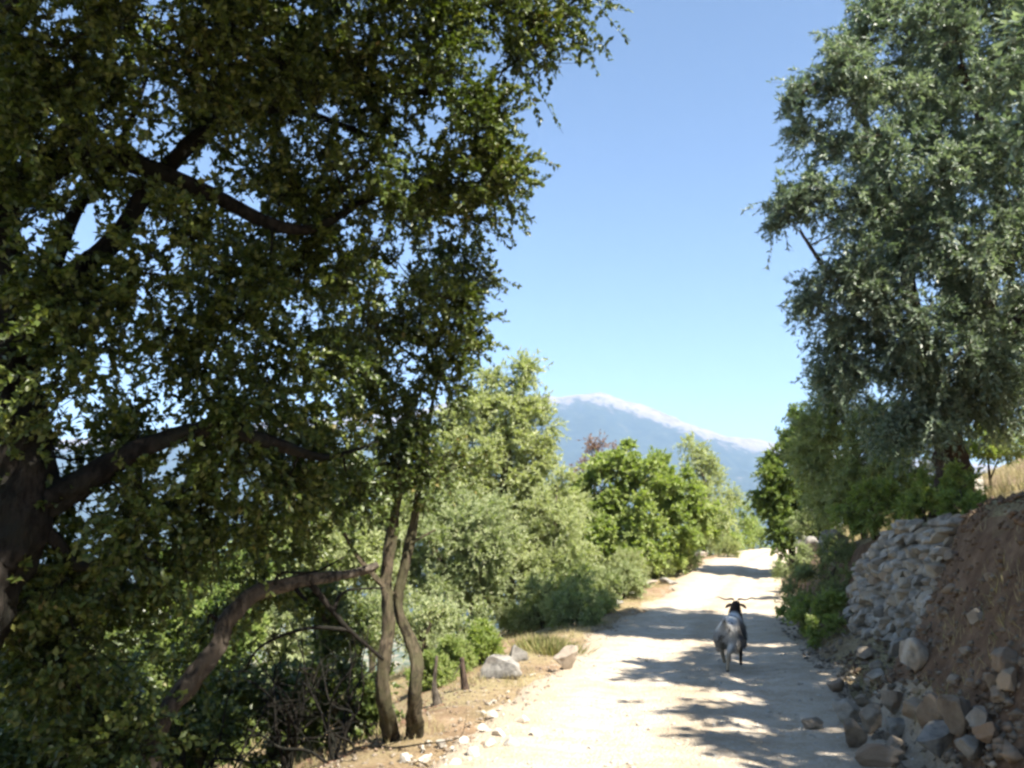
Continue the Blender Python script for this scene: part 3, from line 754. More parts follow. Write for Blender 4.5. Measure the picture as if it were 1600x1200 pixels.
LEAVES += simple('broadleaf_tree', 'bright green dense broadleaf tree left of the track before the mountain', 'tree', *(4.85, 33.00, 1.09)[:2],
    [((3.96, 33.00, 4.48), .9), ((5.19, 33.00, 4.36), 1.0), ((6.16, 33.00, 3.75), .95), ((3.20, 33.00, 3.50), 1.0), ((4.61, 32.60, 3.00), 1.25), ((6.57, 32.80, 2.64), .9), ((2.87, 32.30, 2.27), .85), ((4.93, 31.80, 1.80), .85), ((7.29, 33.50, 2.91), .55), ((4.64, 33.30, 5.14), .4), ((5.76, 33.30, 4.89), .4), ((3.79, 32.00, 2.03), .85), ((6.20, 32.30, 1.80), .7), ((3.17, 31.80, 1.57), .7), ((4.41, 31.50, 1.34), .6), ((2.56, 32.80, 3.25), .7), ((7.42, 33.40, 2.30), .5), ((3.52, 33.40, 4.97), .3)], 'green', 'grey_bark', 204, 0.12, scale=dict(L=.14, W=.085))
LEAVES += simple('dry_shrub', 'reddish brown dry shrub poking up behind the bright green tree', 'shrub', *(3.55, 37.00, 1.57)[:2],
    [((3.62, 37.00, 5.53), .8), ((4.32, 37.00, 5.81), .6), ((2.92, 37.00, 4.97), .6), ((3.45, 37.00, 3.73), .8), ((3.35, 37.00, 6.23), .4)], 'dry', 'dead_wood', 205, 0.05)
LEAVES += simple('slender_tree', 'slender grey-green tree standing behind the bright green broadleaf tree', 'tree', *(10.19, 46.00, 1.89)[:2],
    [((9.86, 46.00, 6.31), .9), ((10.03, 46.00, 4.59), 1.1), ((10.76, 46.00, 5.45), .85), ((10.78, 45.00, 3.53), 1.0), ((9.72, 46.00, 7.01), .5), ((10.16, 45.00, 2.54), 1.0), ((11.20, 45.50, 4.22), .6)], 'pale', 'grey_bark', 206, 0.12, scale=dict(L=0.16, W=0.06, twigs=26, leaves=16, cr=0.5))
for i, (px_, lab) in enumerate([
    ([((15.09, 58.00, 3.87), 1.1), ((15.55, 58.00, 2.90), 1.0), ((14.69, 58.00, 2.81), 1.0), ((14.74, 57.00, 2.17), .9)], 'far green bush where the track bends, left of the bend'),
    ([((18.28, 66.00, 3.07), 1.0), ((18.84, 66.00, 2.59), .8), ((17.95, 66.00, 2.40), .9)], 'small far yellow-green bush at the very end of the track'),
    ([((12.72, 52.00, 2.88), .95), ((12.30, 52.00, 2.23), .9), ((12.73, 51.00, 2.00), .7)], 'low pale bush below the slender tree beside the far track')]):
    c = np.mean([np.array(p) for p, _ in px_], axis=0)
    LEAVES += simple('bush', lab, 'bush', c[0], c[1], px_, 'green', 'grey_bark', 220 + i, 0.07, 'far bushes along the track', dict(L=0.14, W=0.07, twigs=20, leaves=12, cr=0.5))

# sunlit growth down the slope, seen through the oaks
DS = [
    ((-6.55, 19.00, 1.04), 1.5, 'green', 'sunlit bushy green tree downslope, behind the middle of the leaning bare trunk'),
    ((-5.98, 15.00, 0.31), 1.2, 'green', 'sunlit green shrub tree downslope, left of the leaning bare trunk'),
    ((-4.56, 17.00, 0.13), 1.0, 'scrub', 'grey-green shrub downslope framed beneath the bow of the leaning trunk'),
    ((-4.34, 21.00, 1.58), 1.3, 'pale', 'pale olive-like tree downslope, left of the two slim oak stems'),
    ((-3.30, 14.00, -0.67), 0.7, 'scrub', 'shaded scrubby bush downslope below the bow of the leaning trunk'),
    ((-6.20, 13.00, 0.21), 1.2, 'dim', 'dim green shrub tree downslope close to the picture edge'),
    ((-4.06, 26.00, 2.71), 1.4, 'pale', 'pale grey-green tree downslope seen between the two slim oak stems'),
    ((-2.61, 15.00, 0.31), 0.7, 'scrub', 'dusky scrub bush just left of the two slim oak stems'),
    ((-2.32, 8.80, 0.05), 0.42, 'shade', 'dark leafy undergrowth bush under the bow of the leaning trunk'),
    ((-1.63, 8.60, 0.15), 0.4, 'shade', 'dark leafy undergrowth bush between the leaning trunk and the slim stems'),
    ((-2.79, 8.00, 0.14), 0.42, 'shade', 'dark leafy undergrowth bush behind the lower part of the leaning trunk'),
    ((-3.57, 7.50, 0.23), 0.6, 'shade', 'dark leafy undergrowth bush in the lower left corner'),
    ((-2.08, 9.50, 0.98), 0.45, 'shade', 'dark leafy bush just under the broken end of the leaning trunk'),
    ((-1.57, 15.50, 0.21), 0.55, 'scrub', 'grey scrub right behind the two slim oak stems, below the low olive'),
    ((-1.05, 17.00, 0.07), 0.45, 'scrub', 'pale scrub at the foot of the low olive behind the fresh green bushes'),
    ((-4.48, 13.50, -1.36), 0.45, 'bush', 'low lime-green bush in the sunny clearing under the leaning trunk'),
]
for i, (p, r, k, lab) in enumerate(DS):
    rng = np.random.default_rng(300 + i)
    bl = [(p, r * 0.75)] + [((p[0] + rng.uniform(-1, 1) * r, p[1] + rng.uniform(-.6, .6) * r, p[2] + rng.uniform(-.9, .5) * r), r * rng.uniform(.4, .65)) for _ in range(6)]
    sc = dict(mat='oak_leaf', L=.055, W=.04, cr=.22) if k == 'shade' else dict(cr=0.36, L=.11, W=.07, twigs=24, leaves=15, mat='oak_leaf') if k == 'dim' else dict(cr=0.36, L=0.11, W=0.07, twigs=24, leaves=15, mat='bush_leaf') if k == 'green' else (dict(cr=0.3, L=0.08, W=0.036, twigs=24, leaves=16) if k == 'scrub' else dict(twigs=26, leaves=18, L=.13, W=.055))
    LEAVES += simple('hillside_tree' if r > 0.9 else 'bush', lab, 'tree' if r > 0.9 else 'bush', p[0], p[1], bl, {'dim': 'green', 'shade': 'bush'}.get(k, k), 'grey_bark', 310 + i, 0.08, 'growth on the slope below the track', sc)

# right-hand side
LEAVES += simple('roadside_tree', 'rounded dark green tree on the right where the track bends away', 'tree', *(10.29, 32.00, 1.52)[:2],
    [((10.56, 32.00, 4.40), .95), ((9.78, 32.00, 3.44), .7), ((11.15, 32.00, 5.36), .8), ((10.09, 32.00, 2.50), .75), ((11.95, 32.50, 6.29), .5), ((11.10, 32.50, 6.53), .35), ((9.65, 32.00, 4.40), .45), ((11.76, 32.00, 4.40), .95), ((9.36, 32.00, 3.09), .35), ((9.96, 31.50, 1.84), .45), ((11.01, 31.50, 2.95), .9), ((10.48, 32.30, 5.40), .5), ((12.09, 32.00, 5.60), .7), ((9.85, 31.70, 4.02), .6)], 'green', 'dark_bark', 401, 0.11, scale=dict(mat='bush_leaf', L=0.14, W=0.085))
LEAVES += simple('young_olive', 'light yellow-green young olive leaning out over the bank below the large olive', 'tree', *(7.13, 17.50, 1.97)[:2],
    [((6.87, 17.50, 3.79), .65), ((7.31, 17.00, 3.60), .6), ((6.61, 18.00, 3.04), .6), ((6.99, 17.00, 2.83), .65), ((7.57, 16.50, 3.29), .5), ((6.91, 17.80, 4.51), .45), ((7.60, 17.00, 3.99), .45), ((6.59, 18.20, 3.74), .4), ((6.46, 17.00, 2.45), .5), ((7.19, 16.30, 2.78), .45), ((7.22, 17.60, 4.34), .45), ((6.72, 17.80, 4.78), .35), ((6.42, 18.00, 4.26), .35), ((7.44, 17.40, 4.71), .4), ((7.63, 16.00, 3.72), .35), ((6.15, 18.00, 3.31), .35)], 'pale', 'olive_bark', 402, 0.06, scale=dict(L=0.095, W=0.036, cr=0.34, leaves=24))
BU = [
    ([((6.34, 13.60, 2.43), .3), ((6.51, 13.20, 2.51), .3), ((6.38, 13.40, 2.22), .25)], 'bush', 'bright green bush on top of the dry stone wall, left of the olive trunk'),
    ([((6.59, 12.60, 2.47), .28), ((6.69, 12.30, 2.26), .24), ((6.43, 12.70, 2.24), .22)], 'bush', 'bright green bush on the wall top in front of the olive trunk'),
    ([((6.23, 14.80, 2.34), .38), ((5.99, 15.20, 2.25), .35), ((6.61, 15.00, 2.58), .3)], 'bush', 'darker green bush hanging over the far end of the stone wall'),
    ([((6.78, 19.00, 2.41), .4), ((6.68, 20.00, 2.24), .4), ((7.22, 19.00, 2.55), .4)], 'scrub', 'pale scrub bush above the limestone rocks on the right bank'),
    ([((6.05, 17.00, 1.09), .42), ((6.23, 16.60, 1.35), .4), ((5.71, 17.00, 0.79), .36), ((6.08, 16.00, 0.90), .35)], 'scrub', 'grey-green shrub spilling down the bank left of the stone wall'),
    ([((5.23, 15.30, 0.49), .36), ((5.45, 15.00, 0.52), .36), ((5.06, 16.00, 0.50), .26), ((5.11, 14.40, 0.26), .24)], 'bush', 'dark leafy shrub at the foot of the bank beside the track'),
    ([((10.62, 19.00, 3.98), .45), ((11.11, 19.00, 3.83), .4), ((10.44, 19.50, 3.89), .35)], 'bush', 'yellow-green shrub on the terrace right of the olive trunk'),
    ([((10.15, 17.00, 3.73), .35), ((10.52, 17.00, 3.60), .4)], 'scrub', 'scrubby plant on the dry terrace at the right edge'),
    ([((7.90, 25.00, 1.22), .35), ((8.38, 25.00, 1.40), .35), ((7.62, 25.00, 1.04), .2)], 'scrub', 'low scrub at the track edge below the rounded dark green tree'),
    ([((4.15, 7.30, 0.27), .22), ((4.34, 7.40, 0.45), .22)], 'scrub', 'dark scrub growing from the bank beside the rubble at the right edge'),
]
for i, (bl, k, lab) in enumerate(BU):
    c = np.mean([np.array(p) for p, _ in bl], axis=0)
    LEAVES += simple('bush', lab, 'bush', c[0], c[1], bl, k, 'grey_bark', 420 + i, 0.03, 'bushes along the right bank')

# low scrub along the left verge: two prototypes, copied
def proto_shrub(kind, seed, scale=None):
    rng = np.random.default_rng(seed)
    bl = [((rng.uniform(-.28, .28), rng.uniform(-.28, .28), rng.uniform(.22, .5)), rng.uniform(.2, .3)) for _ in range(6)]
    st = [[(0, 0, -0.08, .02), (c[0] * .4, c[1] * .4, c[2] * .5, .014), (*c, .005)] for c, r in bl[:4]]
    r, n = plant('shrub', 'x', 'shrub', (0, 0, 0), st, bl, kind, 'grey_bark', seed, None, 'stem', 6, 0.1, scale)
    return r
PS = [proto_shrub('scrub', 501), proto_shrub('scrub', 502, dict(mat='pale_olive_leaf', L=0.05, W=0.013)), proto_shrub('bush', 503)]
SH = [
    ((6.50, 34.31), 1.6, 0, 'grey-green shrub at the far left edge of the track under the broadleaf tree'),
    ((4.88, 32.52), 1.8, 1, 'pale shrub behind the flat rocks on the left verge'),
    ((3.63, 31.07), 1.7, 0, 'dull green shrub on the left verge next to the flat rocks'),
    ((2.35, 25.83), 1.5, 1, 'olive-toned shrub halfway along the left verge'),
    ((1.45, 21.5), 2.0, 0, 'tall grey shrub behind the verge scrub, before the feathery tree'),
    ((1.37, 18.86), 1.25, 0, 'twiggy low shrub on the left verge above the upright block'),
    ((0.96, 22.07), 1.35, 1, 'pale low shrub behind the yellow grass on the left verge'),
    ((0.25, 22.98), 1.1, 0, 'small scrub clump between the low olive and the yellow grass'),
    ((-0.48, 13.43), 0.8, 2, 'fresh green bush behind the speckled boulder'),
    ((-0.81, 12.83), 0.7, 2, 'fresh green bush left of the speckled boulder around the dead stubs'),
    ((-1.00, 11.67), 0.6, 2, 'small dark green bush close to the slim oak stems'),
    ((4.27, 33.37), 2.0, 1, 'broad pale shrub beneath the bright green broadleaf tree'),
    ((9.26, 45.78), 1.4, 0, 'distant small shrub at the left edge where the track rises'),
    ((3.45, 36.30), 2.0, 0, 'broad grey shrub right of the feathery tree'),
    ((0.75, 21.0), 1.8, 0, 'grey shrub at the foot of the tall feathery tree'),
    ((3.1, 25.2), 1.5, 0, 'grey-green shrub overhanging the grey stone at the verge edge'),
    ((4.3, 29.9), 1.8, 1, 'pale shrub right behind the low flat slab on the left verge'),
    ((5.5, 32.6), 1.7, 0, 'dense grey shrub behind the flat rock right of the pale verge rock'),
    ((7.0, 37.5), 1.6, 1, 'pale shrub between the broadleaf tree and the rising track'),
    ((2.2, 22.6), 1.5, 0, 'dark grey-green shrub nearest the track in the verge scrub'),
    ((10.4, 42.0), 1.3, 1, 'pale shrub on the bank under the slender tree'),
]
rng = np.random.default_rng(77)
first = {}
for (xy, s, k, lab) in SH:
    loc = on_ground(*xy)
    if k not in first:
        o = PS[k]
        first[k] = o
        o.location = loc
        o.scale = (s, s, s)
        o.rotation_euler = (0, 0, rng.uniform(0, 6))
    else:
        o = copy_tree(PS[k], loc, rng.uniform(0, 6), s)
    tag(o, lab, 'shrub', 'low shrubs on the left verge')

# dead stubs beside the slim oak
sb = on_ground(*(-0.81, 10.09))
s1 = empty('dead_stub', sb); tag(s1, 'pale bare upright dead stub on the verge right of the slim oak stems', 'stump')
stem(s1, sb, [(sb[0], sb[1], sb[2] - .08, .06), (sb[0] - .05, sb[1], sb[2] + .08, .045), (sb[0] - .07, sb[1], sb[2] + .22, .026), (sb[0] - .045, sb[1], sb[2] + .52, .017)], 16, 'stem', 8, .25, 'dead_wood', 61)
sb = on_ground(*(-0.54, 10.50))
s2 = empty('dead_stub', sb); tag(s2, 'brown leaning dead stub with a thin twig in front of the fresh green bush', 'stump')
stem(s2, sb, [(sb[0], sb[1], sb[2] - .06, .05), (sb[0] - .03, sb[1], sb[2] + .15, .035), (sb[0] - .05, sb[1], sb[2] + .34, .025)], 12, 'stem', 8, .25, 'olive_bark', 62)
stem(s2, sb, [(sb[0] - .04, sb[1], sb[2] + .3, .007), (sb[0] - .12, sb[1] - .03, sb[2] + .18, .005), (sb[0] - .16, sb[1] - .03, sb[2] + .1, .003)], 6, 'twig', 5, 0, 'dead_wood', 63)

# ------------------------------------------------------------------ rocks
def rock_mesh(seed, sub=3, flat=1.0, cuts=11, rough=0.05):
    rng = np.random.default_rng(seed)
    bm = bmesh.new()
    bmesh.ops.create_icosphere(bm, subdivisions=sub, radius=1.0)
    V = np.array([v.co[:] for v in bm.verts])
    for _ in range(cuts):
        nn = rng.normal(size=3); nn /= np.linalg.norm(nn)
        h = rng.uniform(0.42, 0.8)
        s = V @ nn
        V = V - np.outer(np.maximum(s - h, 0) * 0.98, nn)
    V *= (1 + rough * fbm(V[:, 0] * 2.3 + seed, V[:, 1] * 2.3, V[:, 2] * 2.3, 5, seed))[:, None]
    V -= (V.max(0) + V.min(0)) / 2
    V /= (V.max(0) - V.min(0))
    for v, c in zip(bm.verts, V): v.co = c
    me = bpy.data.meshes.new('rock')
    bm.to_mesh(me); bm.free()
    me.polygons.foreach_set('use_smooth', np.zeros(len(me.polygons), bool) if sub < 3 else np.ones(len(me.polygons), bool))
    return me

ROCKS = {m: [] for m in ('limestone', 'warm_rock', 'pale_rock', 'boulder_rock', 'wall_stone')}
for m in ROCKS:
    for s in range(5):
        me = rock_mesh(900 + s * 7 + len(m), 4, 1, 12, 0.12)
        me.materials.append(M[m])
        ROCKS[m].append(me)
SMALL = {m: [] for m in ROCKS}
for m in SMALL:
    for s in range(6):
        me = rock_mesh(1300 + s * 5 + len(m), 2, 1, 13, 0.09)
        me.materials.append(M[m])
        SMALL[m].append(me)

def put_rock(name, label, x, y, size, mat, rz, tilt=0.0, sink=0.2, group=None, pool=ROCKS, k=None, parent=None, cat='rock', dz=0.0):
    rr = np.random.default_rng(int(abs(x * 971 + y * 577) * 10))
    me = pool[mat][rr.integers(0, len(pool[mat])) if k is None else k]
    o = bpy.data.objects.new(name, me)
    COL.objects.link(o)
    o.location = (x, y, float(gz(x, y)) + size[2] * (0.5 - sink) + dz)
    o.scale = size
    o.rotation_euler = (tilt, rr.uniform(-.2, .2), rz)
    if parent is None:
        tag(o, label, cat, group)
    return o

VB = [
    ((-0.11, 11.12), (0.72, 0.42, 0.42), 'boulder_rock', -0.45, 'grey speckled boulder lying on the left verge by the fresh green bush'),
    ((0.07, 12.94), (0.34, 0.3, 0.34), 'boulder_rock', 0.4, 'small pinkish pointed rock just behind the speckled boulder'),
    ((0.71, 12.00), (0.46, 0.38, 0.46), 'boulder_rock', 0.2, 'upright cream block at the left edge of the track'),
    ((4.46, 29.03), (0.95, 0.6, 0.42), 'boulder_rock', 0.5, 'pale flat rock poking out of the left verge halfway up the track'),
    ((3.69, 27.36), (0.6, 0.5, 0.25), 'boulder_rock', 0.9, 'low flat slab beside the pale rock on the left verge'),
    ((5.45, 30.38), (0.8, 0.5, 0.28), 'boulder_rock', 0.1, 'flat rock right of the pale verge rock, under the shrub'),
    ((2.81, 23.42), (0.5, 0.4, 0.28), 'boulder_rock', 1.3, 'grey stone at the verge edge below the flat slab'),
    ((9.32, 42.91), (0.9, 0.7, 0.5), 'boulder_rock', 0.3, 'reddish pale rock on the bank at the left of the far track'),
]
for (xy, s, m, rz, lab) in VB:
    put_rock('boulder', lab, *xy, tuple(v * 0.82 for v in s), m, rz, 0.15, 0.15, 'boulders along the left verge', cat='boulder')

RUB = [
    ((3.06, 6.55), (.40, .36, .36), 'boulder_rock', 'blue-grey rounded rock at the front of the rubble heap'),
    ((3.18, 7.93), (.24, .26, .34), 'warm_rock', 'tall brown rock in the middle of the rubble heap'),
    ((3.27, 7.66), (.34, .26, .2), 'limestone', 'dark grey rock leaning against the tall brown one in the rubble'),
    ((3.43, 8.07), (.3, .26, .3), 'warm_rock', 'pale block with a tan side at the top of the rubble heap'),
    ((3.30, 7.34), (.26, .24, .22), 'limestone', 'bluish rock right of the pale tan-sided block'),
    ((3.17, 6.72), (.25, .25, .42), 'warm_rock', 'tall tan slab standing behind the blue-grey rock'),
    ((3.11, 6.30), (.28, .26, .34), 'warm_rock', 'brown slab leaning to the right of the tall tan slab'),
    ((3.10, 8.40), (.28, .26, .28), 'limestone', 'smooth grey egg-shaped rock at the track side of the rubble'),
    ((2.81, 7.40), (.22, .22, .3), 'warm_rock', 'cream rock below the smooth grey egg-shaped rock'),
    ((2.77, 6.83), (.42, .3, .2), 'warm_rock', 'broad tan rock at the bottom edge of the rubble'),
    ((3.60, 9.21), (.2, .18, .18), 'warm_rock', 'small pale stone above the grey egg-shaped rock'),
    ((3.69, 10.17), (.24, .2, .2), 'warm_rock', 'rusty red stone at the upper track side of the rubble'),
    ((3.94, 9.61), (.34, .26, .2), 'limestone', 'flat grey stone at the back of the rubble below the wall'),
    ((3.39, 6.11), (.26, .24, .22), 'warm_rock', 'pale stone topmost of the small pile on the bare bank'),
    ((3.32, 6.20), (.18, .16, .16), 'limestone', 'grey stone lowest left in the small pile on the bare bank'),
    ((3.27, 5.89), (.2, .18, .2), 'limestone', 'rounded stone right in the small pile on the bare bank'),
    ((3.23, 5.92), (.16, .14, .14), 'warm_rock', 'little pale stone below the small pile on the bare bank'),
    ((3.00, 5.92), (.3, .22, .16), 'limestone', 'dim grey flat stone right of the blue-grey rock'),
    ((3.03, 5.76), (.2, .18, .18), 'warm_rock', 'cream stone low on the bank right of the brown slab'),
    ((3.09, 5.98), (.2, .16, .22), 'limestone', 'narrow grey stone behind the cream one right of the brown slab'),
    ((2.74, 8.22), (.22, .16, .12), 'warm_rock', 'pinkish flat stone lying out on the track beside the rubble'),
    ((3.67, 8.07), (.42, .34, .34), 'limestone', 'large grey block fallen at the foot of the stone wall'),
    ((4.72, 10.85), (.3, .26, .3), 'limestone', 'grey block at the wall foot left of the largest fallen block'),
    ((4.65, 11.76), (.26, .24, .26), 'warm_rock', 'tan stone at the lower left corner of the stone wall'),
]
for i, (xy, s, m, lab) in enumerate(RUB):
    s = tuple(v * 0.84 for v in s)
    put_rock('rubble_rock', lab, *xy, s, m, i * 1.7, 0.3 * math.sin(i * 2.1), 0.04, 'rubble fallen from the collapsed wall')
rng = np.random.default_rng(55)
for i in range(48):
    y = rng.uniform(6.6, 12.2)
    d = rng.uniform(1.75, 2.75) + (y - 9) * 0.1
    x = float(road_x(np.array(y))) + d / 0.965
    s = rng.uniform(.06, .17)
    put_rock('rubble_stone', 'small broken stone among the fallen rubble below the collapsed wall', x, y, (s * rng.uniform(.9, 1.4), s, s * rng.uniform(.6, 1)),
             ['limestone', 'warm_rock', 'warm_rock'][rng.integers(0, 3)], rng.uniform(0, 6), rng.uniform(-.4, .4), 0.2, 'small stones of the fallen rubble', SMALL)
OUT = [
    ((9.25, 26.85), (.8, .6, .9), 'left one of the two pale limestone rocks in the right bank above the shrub'),
    ((6.60, 17.76), (.7, .6, .8), 'right one of the two pale limestone rocks in the right bank above the shrub'),
]
for i, (xy, s, lab) in enumerate(OUT):
    put_rock('limestone_outcrop', lab, *xy, s, 'boulder_rock', i * 1.1, 0.1, 0.25, 'rock outcrop in the right bank')
put_rock('pale_boulder', 'pale boulder on the dry terrace just right of the olive trunk', *(9.11, 17.00, 3.41)[:2], (.7, .6, .8), 'pale_rock', .4, 0, .2)

# verge stones: whitish loose stones at the near left
VS = [(-0.40, 7.48), (-0.25, 7.95), (-0.18, 8.58), (-0.66, 6.87), (-0.30, 7.01), (0.00, 7.40), (-0.58, 7.40), (0.09, 8.33), (-0.11, 7.78), (-0.82, 6.95), (-0.43, 6.76), (-0.18, 7.34), (0.22, 7.81), (-0.83, 8.09)]
for i, xy in enumerate(VS):
    s = .075 + .05 * ((i * 37) % 10) / 10
    put_rock('verge_stone', 'small whitish loose stone on the near left verge of the track', *xy, (s * 1.3, s, s * .8), 'pale_rock', i * 1.3, .1, .25, 'loose white stones on the near verge', SMALL)

# ------------------------------------------------------------------ dry stone wall
def build_wall():
    wb = on_ground(float(road_x(np.array(12.6))) + 2.6, 12.6)
    root = empty('dry_stone_wall', wb)
    tag(root, 'rough grey dry stone retaining wall on the right bank, collapsed at its near end', 'wall')
    rng = np.random.default_rng(808)
    z = 0.12
    while z < 2.1:
        h = rng.uniform(.085, .145)
        y = 14.6 - rng.uniform(0, .3)
        yend = 10.85 + (0.5 if z < 0.8 else 0.0) + rng.uniform(-.2, .45)
        while y > yend:
            l = rng.uniform(.10, .25)
            hh = bank_height(y)
            zz = z + 0.07 * float(fbm(np.array(y * 1.9), np.array(z * 3.0), 0, 3, 21))
            f = np.clip((zz - 0.25) / (hh - 0.25), 0, 1)
            if zz < hh + 0.10 * math.sin(y * 5) - max(0, (y - 13.4)) * 0.45:
                d = bank_top(y) - bank_width(y) * (1 - f) - 0.09 - 0.10 * math.sin(f * 3.1)
                x = float(road_x(np.array(y))) + d / 0.965
                m = 'wall_stone' if rng.random() < .85 else 'limestone'
                o = bpy.data.objects.new('stone', SMALL[m][rng.integers(0, 6)])
                COL.objects.link(o)
                o.parent = root
                o.location = (x + rng.normal() * .035 - wb[0], y - l / 2 - wb[1], zz + h / 2 + rng.normal() * .02 - wb[2])
                o.scale = (rng.uniform(.2, .34), l * rng.uniform(1.0, 1.25), h * rng.uniform(1.0, 1.6))
                o.rotation_euler = (rng.normal() * .2, rng.normal() * .18 - 0.2, rng.normal() * .18)
            y -= l
        z += h * 0.97
build_wall()

# ------------------------------------------------------------------ goat
def build_goat():
    gx, gy = 3.0, 12.1
    root = empty('goat', on_ground(gx, gy))
    root.rotation_euler = (0, 0, math.radians(-24))
    root.scale = (0.88, 0.88, 0.88)
    tag(root, 'shaggy grey-white goat with dark head and wide twisted horns trotting away up the track', 'goat')
    J = {
        'pelvis': ((0, -.30, .66), .135), 'rump': ((0, -.42, .62), .10), 'loin': ((0, -.08, .66), .145), 'chest': ((0, .18, .62), .165), 'withers': ((0, .34, .68), .135),
        'neck': ((0, .45, .80), .095), 'poll': ((0, .53, .915), .078), 'brow': ((0, .60, .935), .07), 'muzzle': ((0, .73, .86), .045), 'nose': ((0, .79, .82), .034),
        'tail1': ((0, -.49, .70), .032), 'tail2': ((.005, -.535, .76), .026), 'tail3': ((.01, -.55, .80), .014),
        'lhip': ((-.10, -.29, .55), .108), 'lknee': ((-.12, -.10, .44), .078), 'lhock': ((-.11, -.24, .29), .036), 'lfet': ((-.11, -.10, .13), .024), 'lhoof': ((-.11, -.06, .085), .030),
        'rhip': ((.09, -.33, .55), .108), 'rknee': ((.085, -.32, .41), .075), 'rhock': ((.05, -.57, .27), .036), 'rfet': ((.03, -.60, .075), .024), 'rhoof': ((.03, -.585, .02), .030),
        'lsho': ((-.10, .30, .52), .075), 'lelb': ((-.10, .25, .40), .052), 'lkn': ((-.09, .34, .26), .033), 'lff': ((-.09, .24, .11), .023), 'lfh': ((-.09, .22, .06), .028),
        'rsho': ((.10, .30, .52), .075), 'relb': ((.10, .26, .40), .052), 'rkn': ((.085, .28, .23), .033), 'rff': ((.08, .27, .07), .023), 'rfh': ((.08, .29, .02), .028),
    }
    E = [('pelvis', 'rump'), ('pelvis', 'loin'), ('loin', 'chest'), ('chest', 'withers'), ('withers', 'neck'), ('neck', 'poll'), ('poll', 'brow'), ('brow', 'muzzle'), ('muzzle', 'nose'),
         ('rump', 'tail1'), ('tail1', 'tail2'), ('tail2', 'tail3'),
         ('pelvis', 'lhip'), ('lhip', 'lknee'), ('lknee', 'lhock'), ('lhock', 'lfet'), ('lfet', 'lhoof'),
         ('pelvis', 'rhip'), ('rhip', 'rknee'), ('rknee', 'rhock'), ('rhock', 'rfet'), ('rfet', 'rhoof'),
         ('chest', 'lsho'), ('lsho', 'lelb'), ('lelb', 'lkn'), ('lkn', 'lff'), ('lff', 'lfh'),
         ('chest', 'rsho'), ('rsho', 'relb'), ('relb', 'rkn'), ('rkn', 'rff'), ('rff', 'rfh')]
    names = list(J)
    me = bpy.data.meshes.new('goat_skeleton')
    me.from_pydata([J[k][0] for k in names], [(names.index(a), names.index(b_)) for a, b_ in E], [])
    tmp = bpy.data.objects.new('goat_skeleton', me)
    COL.objects.link(tmp)
    sm = tmp.modifiers.new('skin', 'SKIN')
    sm.use_smooth_shade = True
    sv = me.skin_vertices[0].data
    for i, k in enumerate(names):
        r = J[k][1]
        sv[i].radius = (r, r)
        sv[i].use_root = (k == 'pelvis')
    ss = tmp.modifiers.new('sub', 'SUBSURF')
    ss.levels = 2
    ss.render_levels = 2
    dg = bpy.context.evaluated_depsgraph_get()
    body_me = bpy.data.meshes.new_from_object(tmp.evaluated_get(dg))
    bpy.data.objects.remove(tmp)
    body_me.name = 'body'
    # coat colours: dark head and neck, dark front legs, cream hind shanks, grey-white body
    def coat(name, fleck):
        t = NT(name)
        oc = t.obj()
        s = t.n('ShaderNodeSeparateXYZ'); t.l(oc, s.inputs[0])
        n1 = t.noise(oc, 6.5, 5, 0.65, 0.4)
        n2 = t.noise(oc, 60, 4, 0.7)
        col = t.ramp(n1, [(0.38, (0.10, 0.095, 0.09)), (0.46, (0.55, 0.53, 0.49)), (0.66, (0.78, 0.75, 0.69))])
        col = t.mix(t.ramp(t.math('ADD', s.outputs[0], t.math('MULTIPLY', n1, 0.2)), [(0.2, 0), (0.3, 0.75)]), col, (0.10, 0.10, 0.105))
        col = t.mix(t.ramp(n2, [(0.35, 0.35), (0.55, 0)]), col, (0.2, 0.18, 0.16))
        head = t.ramp(t.math('ADD', s.outputs[1], t.math('MULTIPLY', t.math('SUBTRACT', n1, 0.5), 0.15)), [(0.30, 0), (0.36, 1)])
        col = t.mix(head, col, (0.022, 0.015, 0.012))
        legz = t.ramp(s.outputs[2], [(0.26, 1), (0.40, 0)])
        hind = t.ramp(t.math('MULTIPLY', s.outputs[1], -1.0), [(0.02, 0), (0.1, 1)])
        lc = t.mix(hind, (0.035, 0.026, 0.02), (0.30, 0.25, 0.18))
        col = t.mix(legz, col, lc)
        col = t.mix(t.ramp(s.outputs[2], [(0.035, 1), (0.05, 0)]), col, (0.02, 0.018, 0.016))
        return t.finish(t.pbr(col, 0.85, 0.15, t.bump(n2, 0.5, 0.01)))
    cm = coat('goat_coat', True)
    body_me.materials.clear()
    body_me.materials.append(cm)
    body = bpy.data.objects.new('body', body_me)
    COL.objects.link(body)
    body.parent = root
    # long hair hanging from back, flanks and thighs
    rng = np.random.default_rng(12)
    body_me.calc_loop_triangles()
    V = np.array([v.co[:] for v in body_me.vertices])
    T = np.array([t.vertices[:] for t in body_me.loop_triangles])
    A, B, C = V[T[:, 0]], V[T[:, 1]], V[T[:, 2]]
    nr = np.cross(B - A, C - A)
    ar = np.linalg.norm(nr, axis=1)
    cen = (A + B + C) / 3
    ok = (cen[:, 2] > 0.36) & (cen[:, 1] < 0.5)
    pr = ar * ok
    pr /= pr.sum()
    N = 9000
    ti = rng.choice(len(T), N, p=pr)
    u, v = rng.random(N), rng.random(N)
    f = u + v > 1
    u[f], v[f] = 1 - u[f], 1 - v[f]
    pos = A[ti] + (B - A)[ti] * u[:, None] + (C - A)[ti] * v[:, None]
    nn = unit(nr[ti])
    dr = nn * 0.38 + np.array([0, -.35, -1.0]) + rng.normal(size=(N, 3)) * .18
    low = np.clip((0.72 - pos[:, 2]) / 0.3, 0, 1)
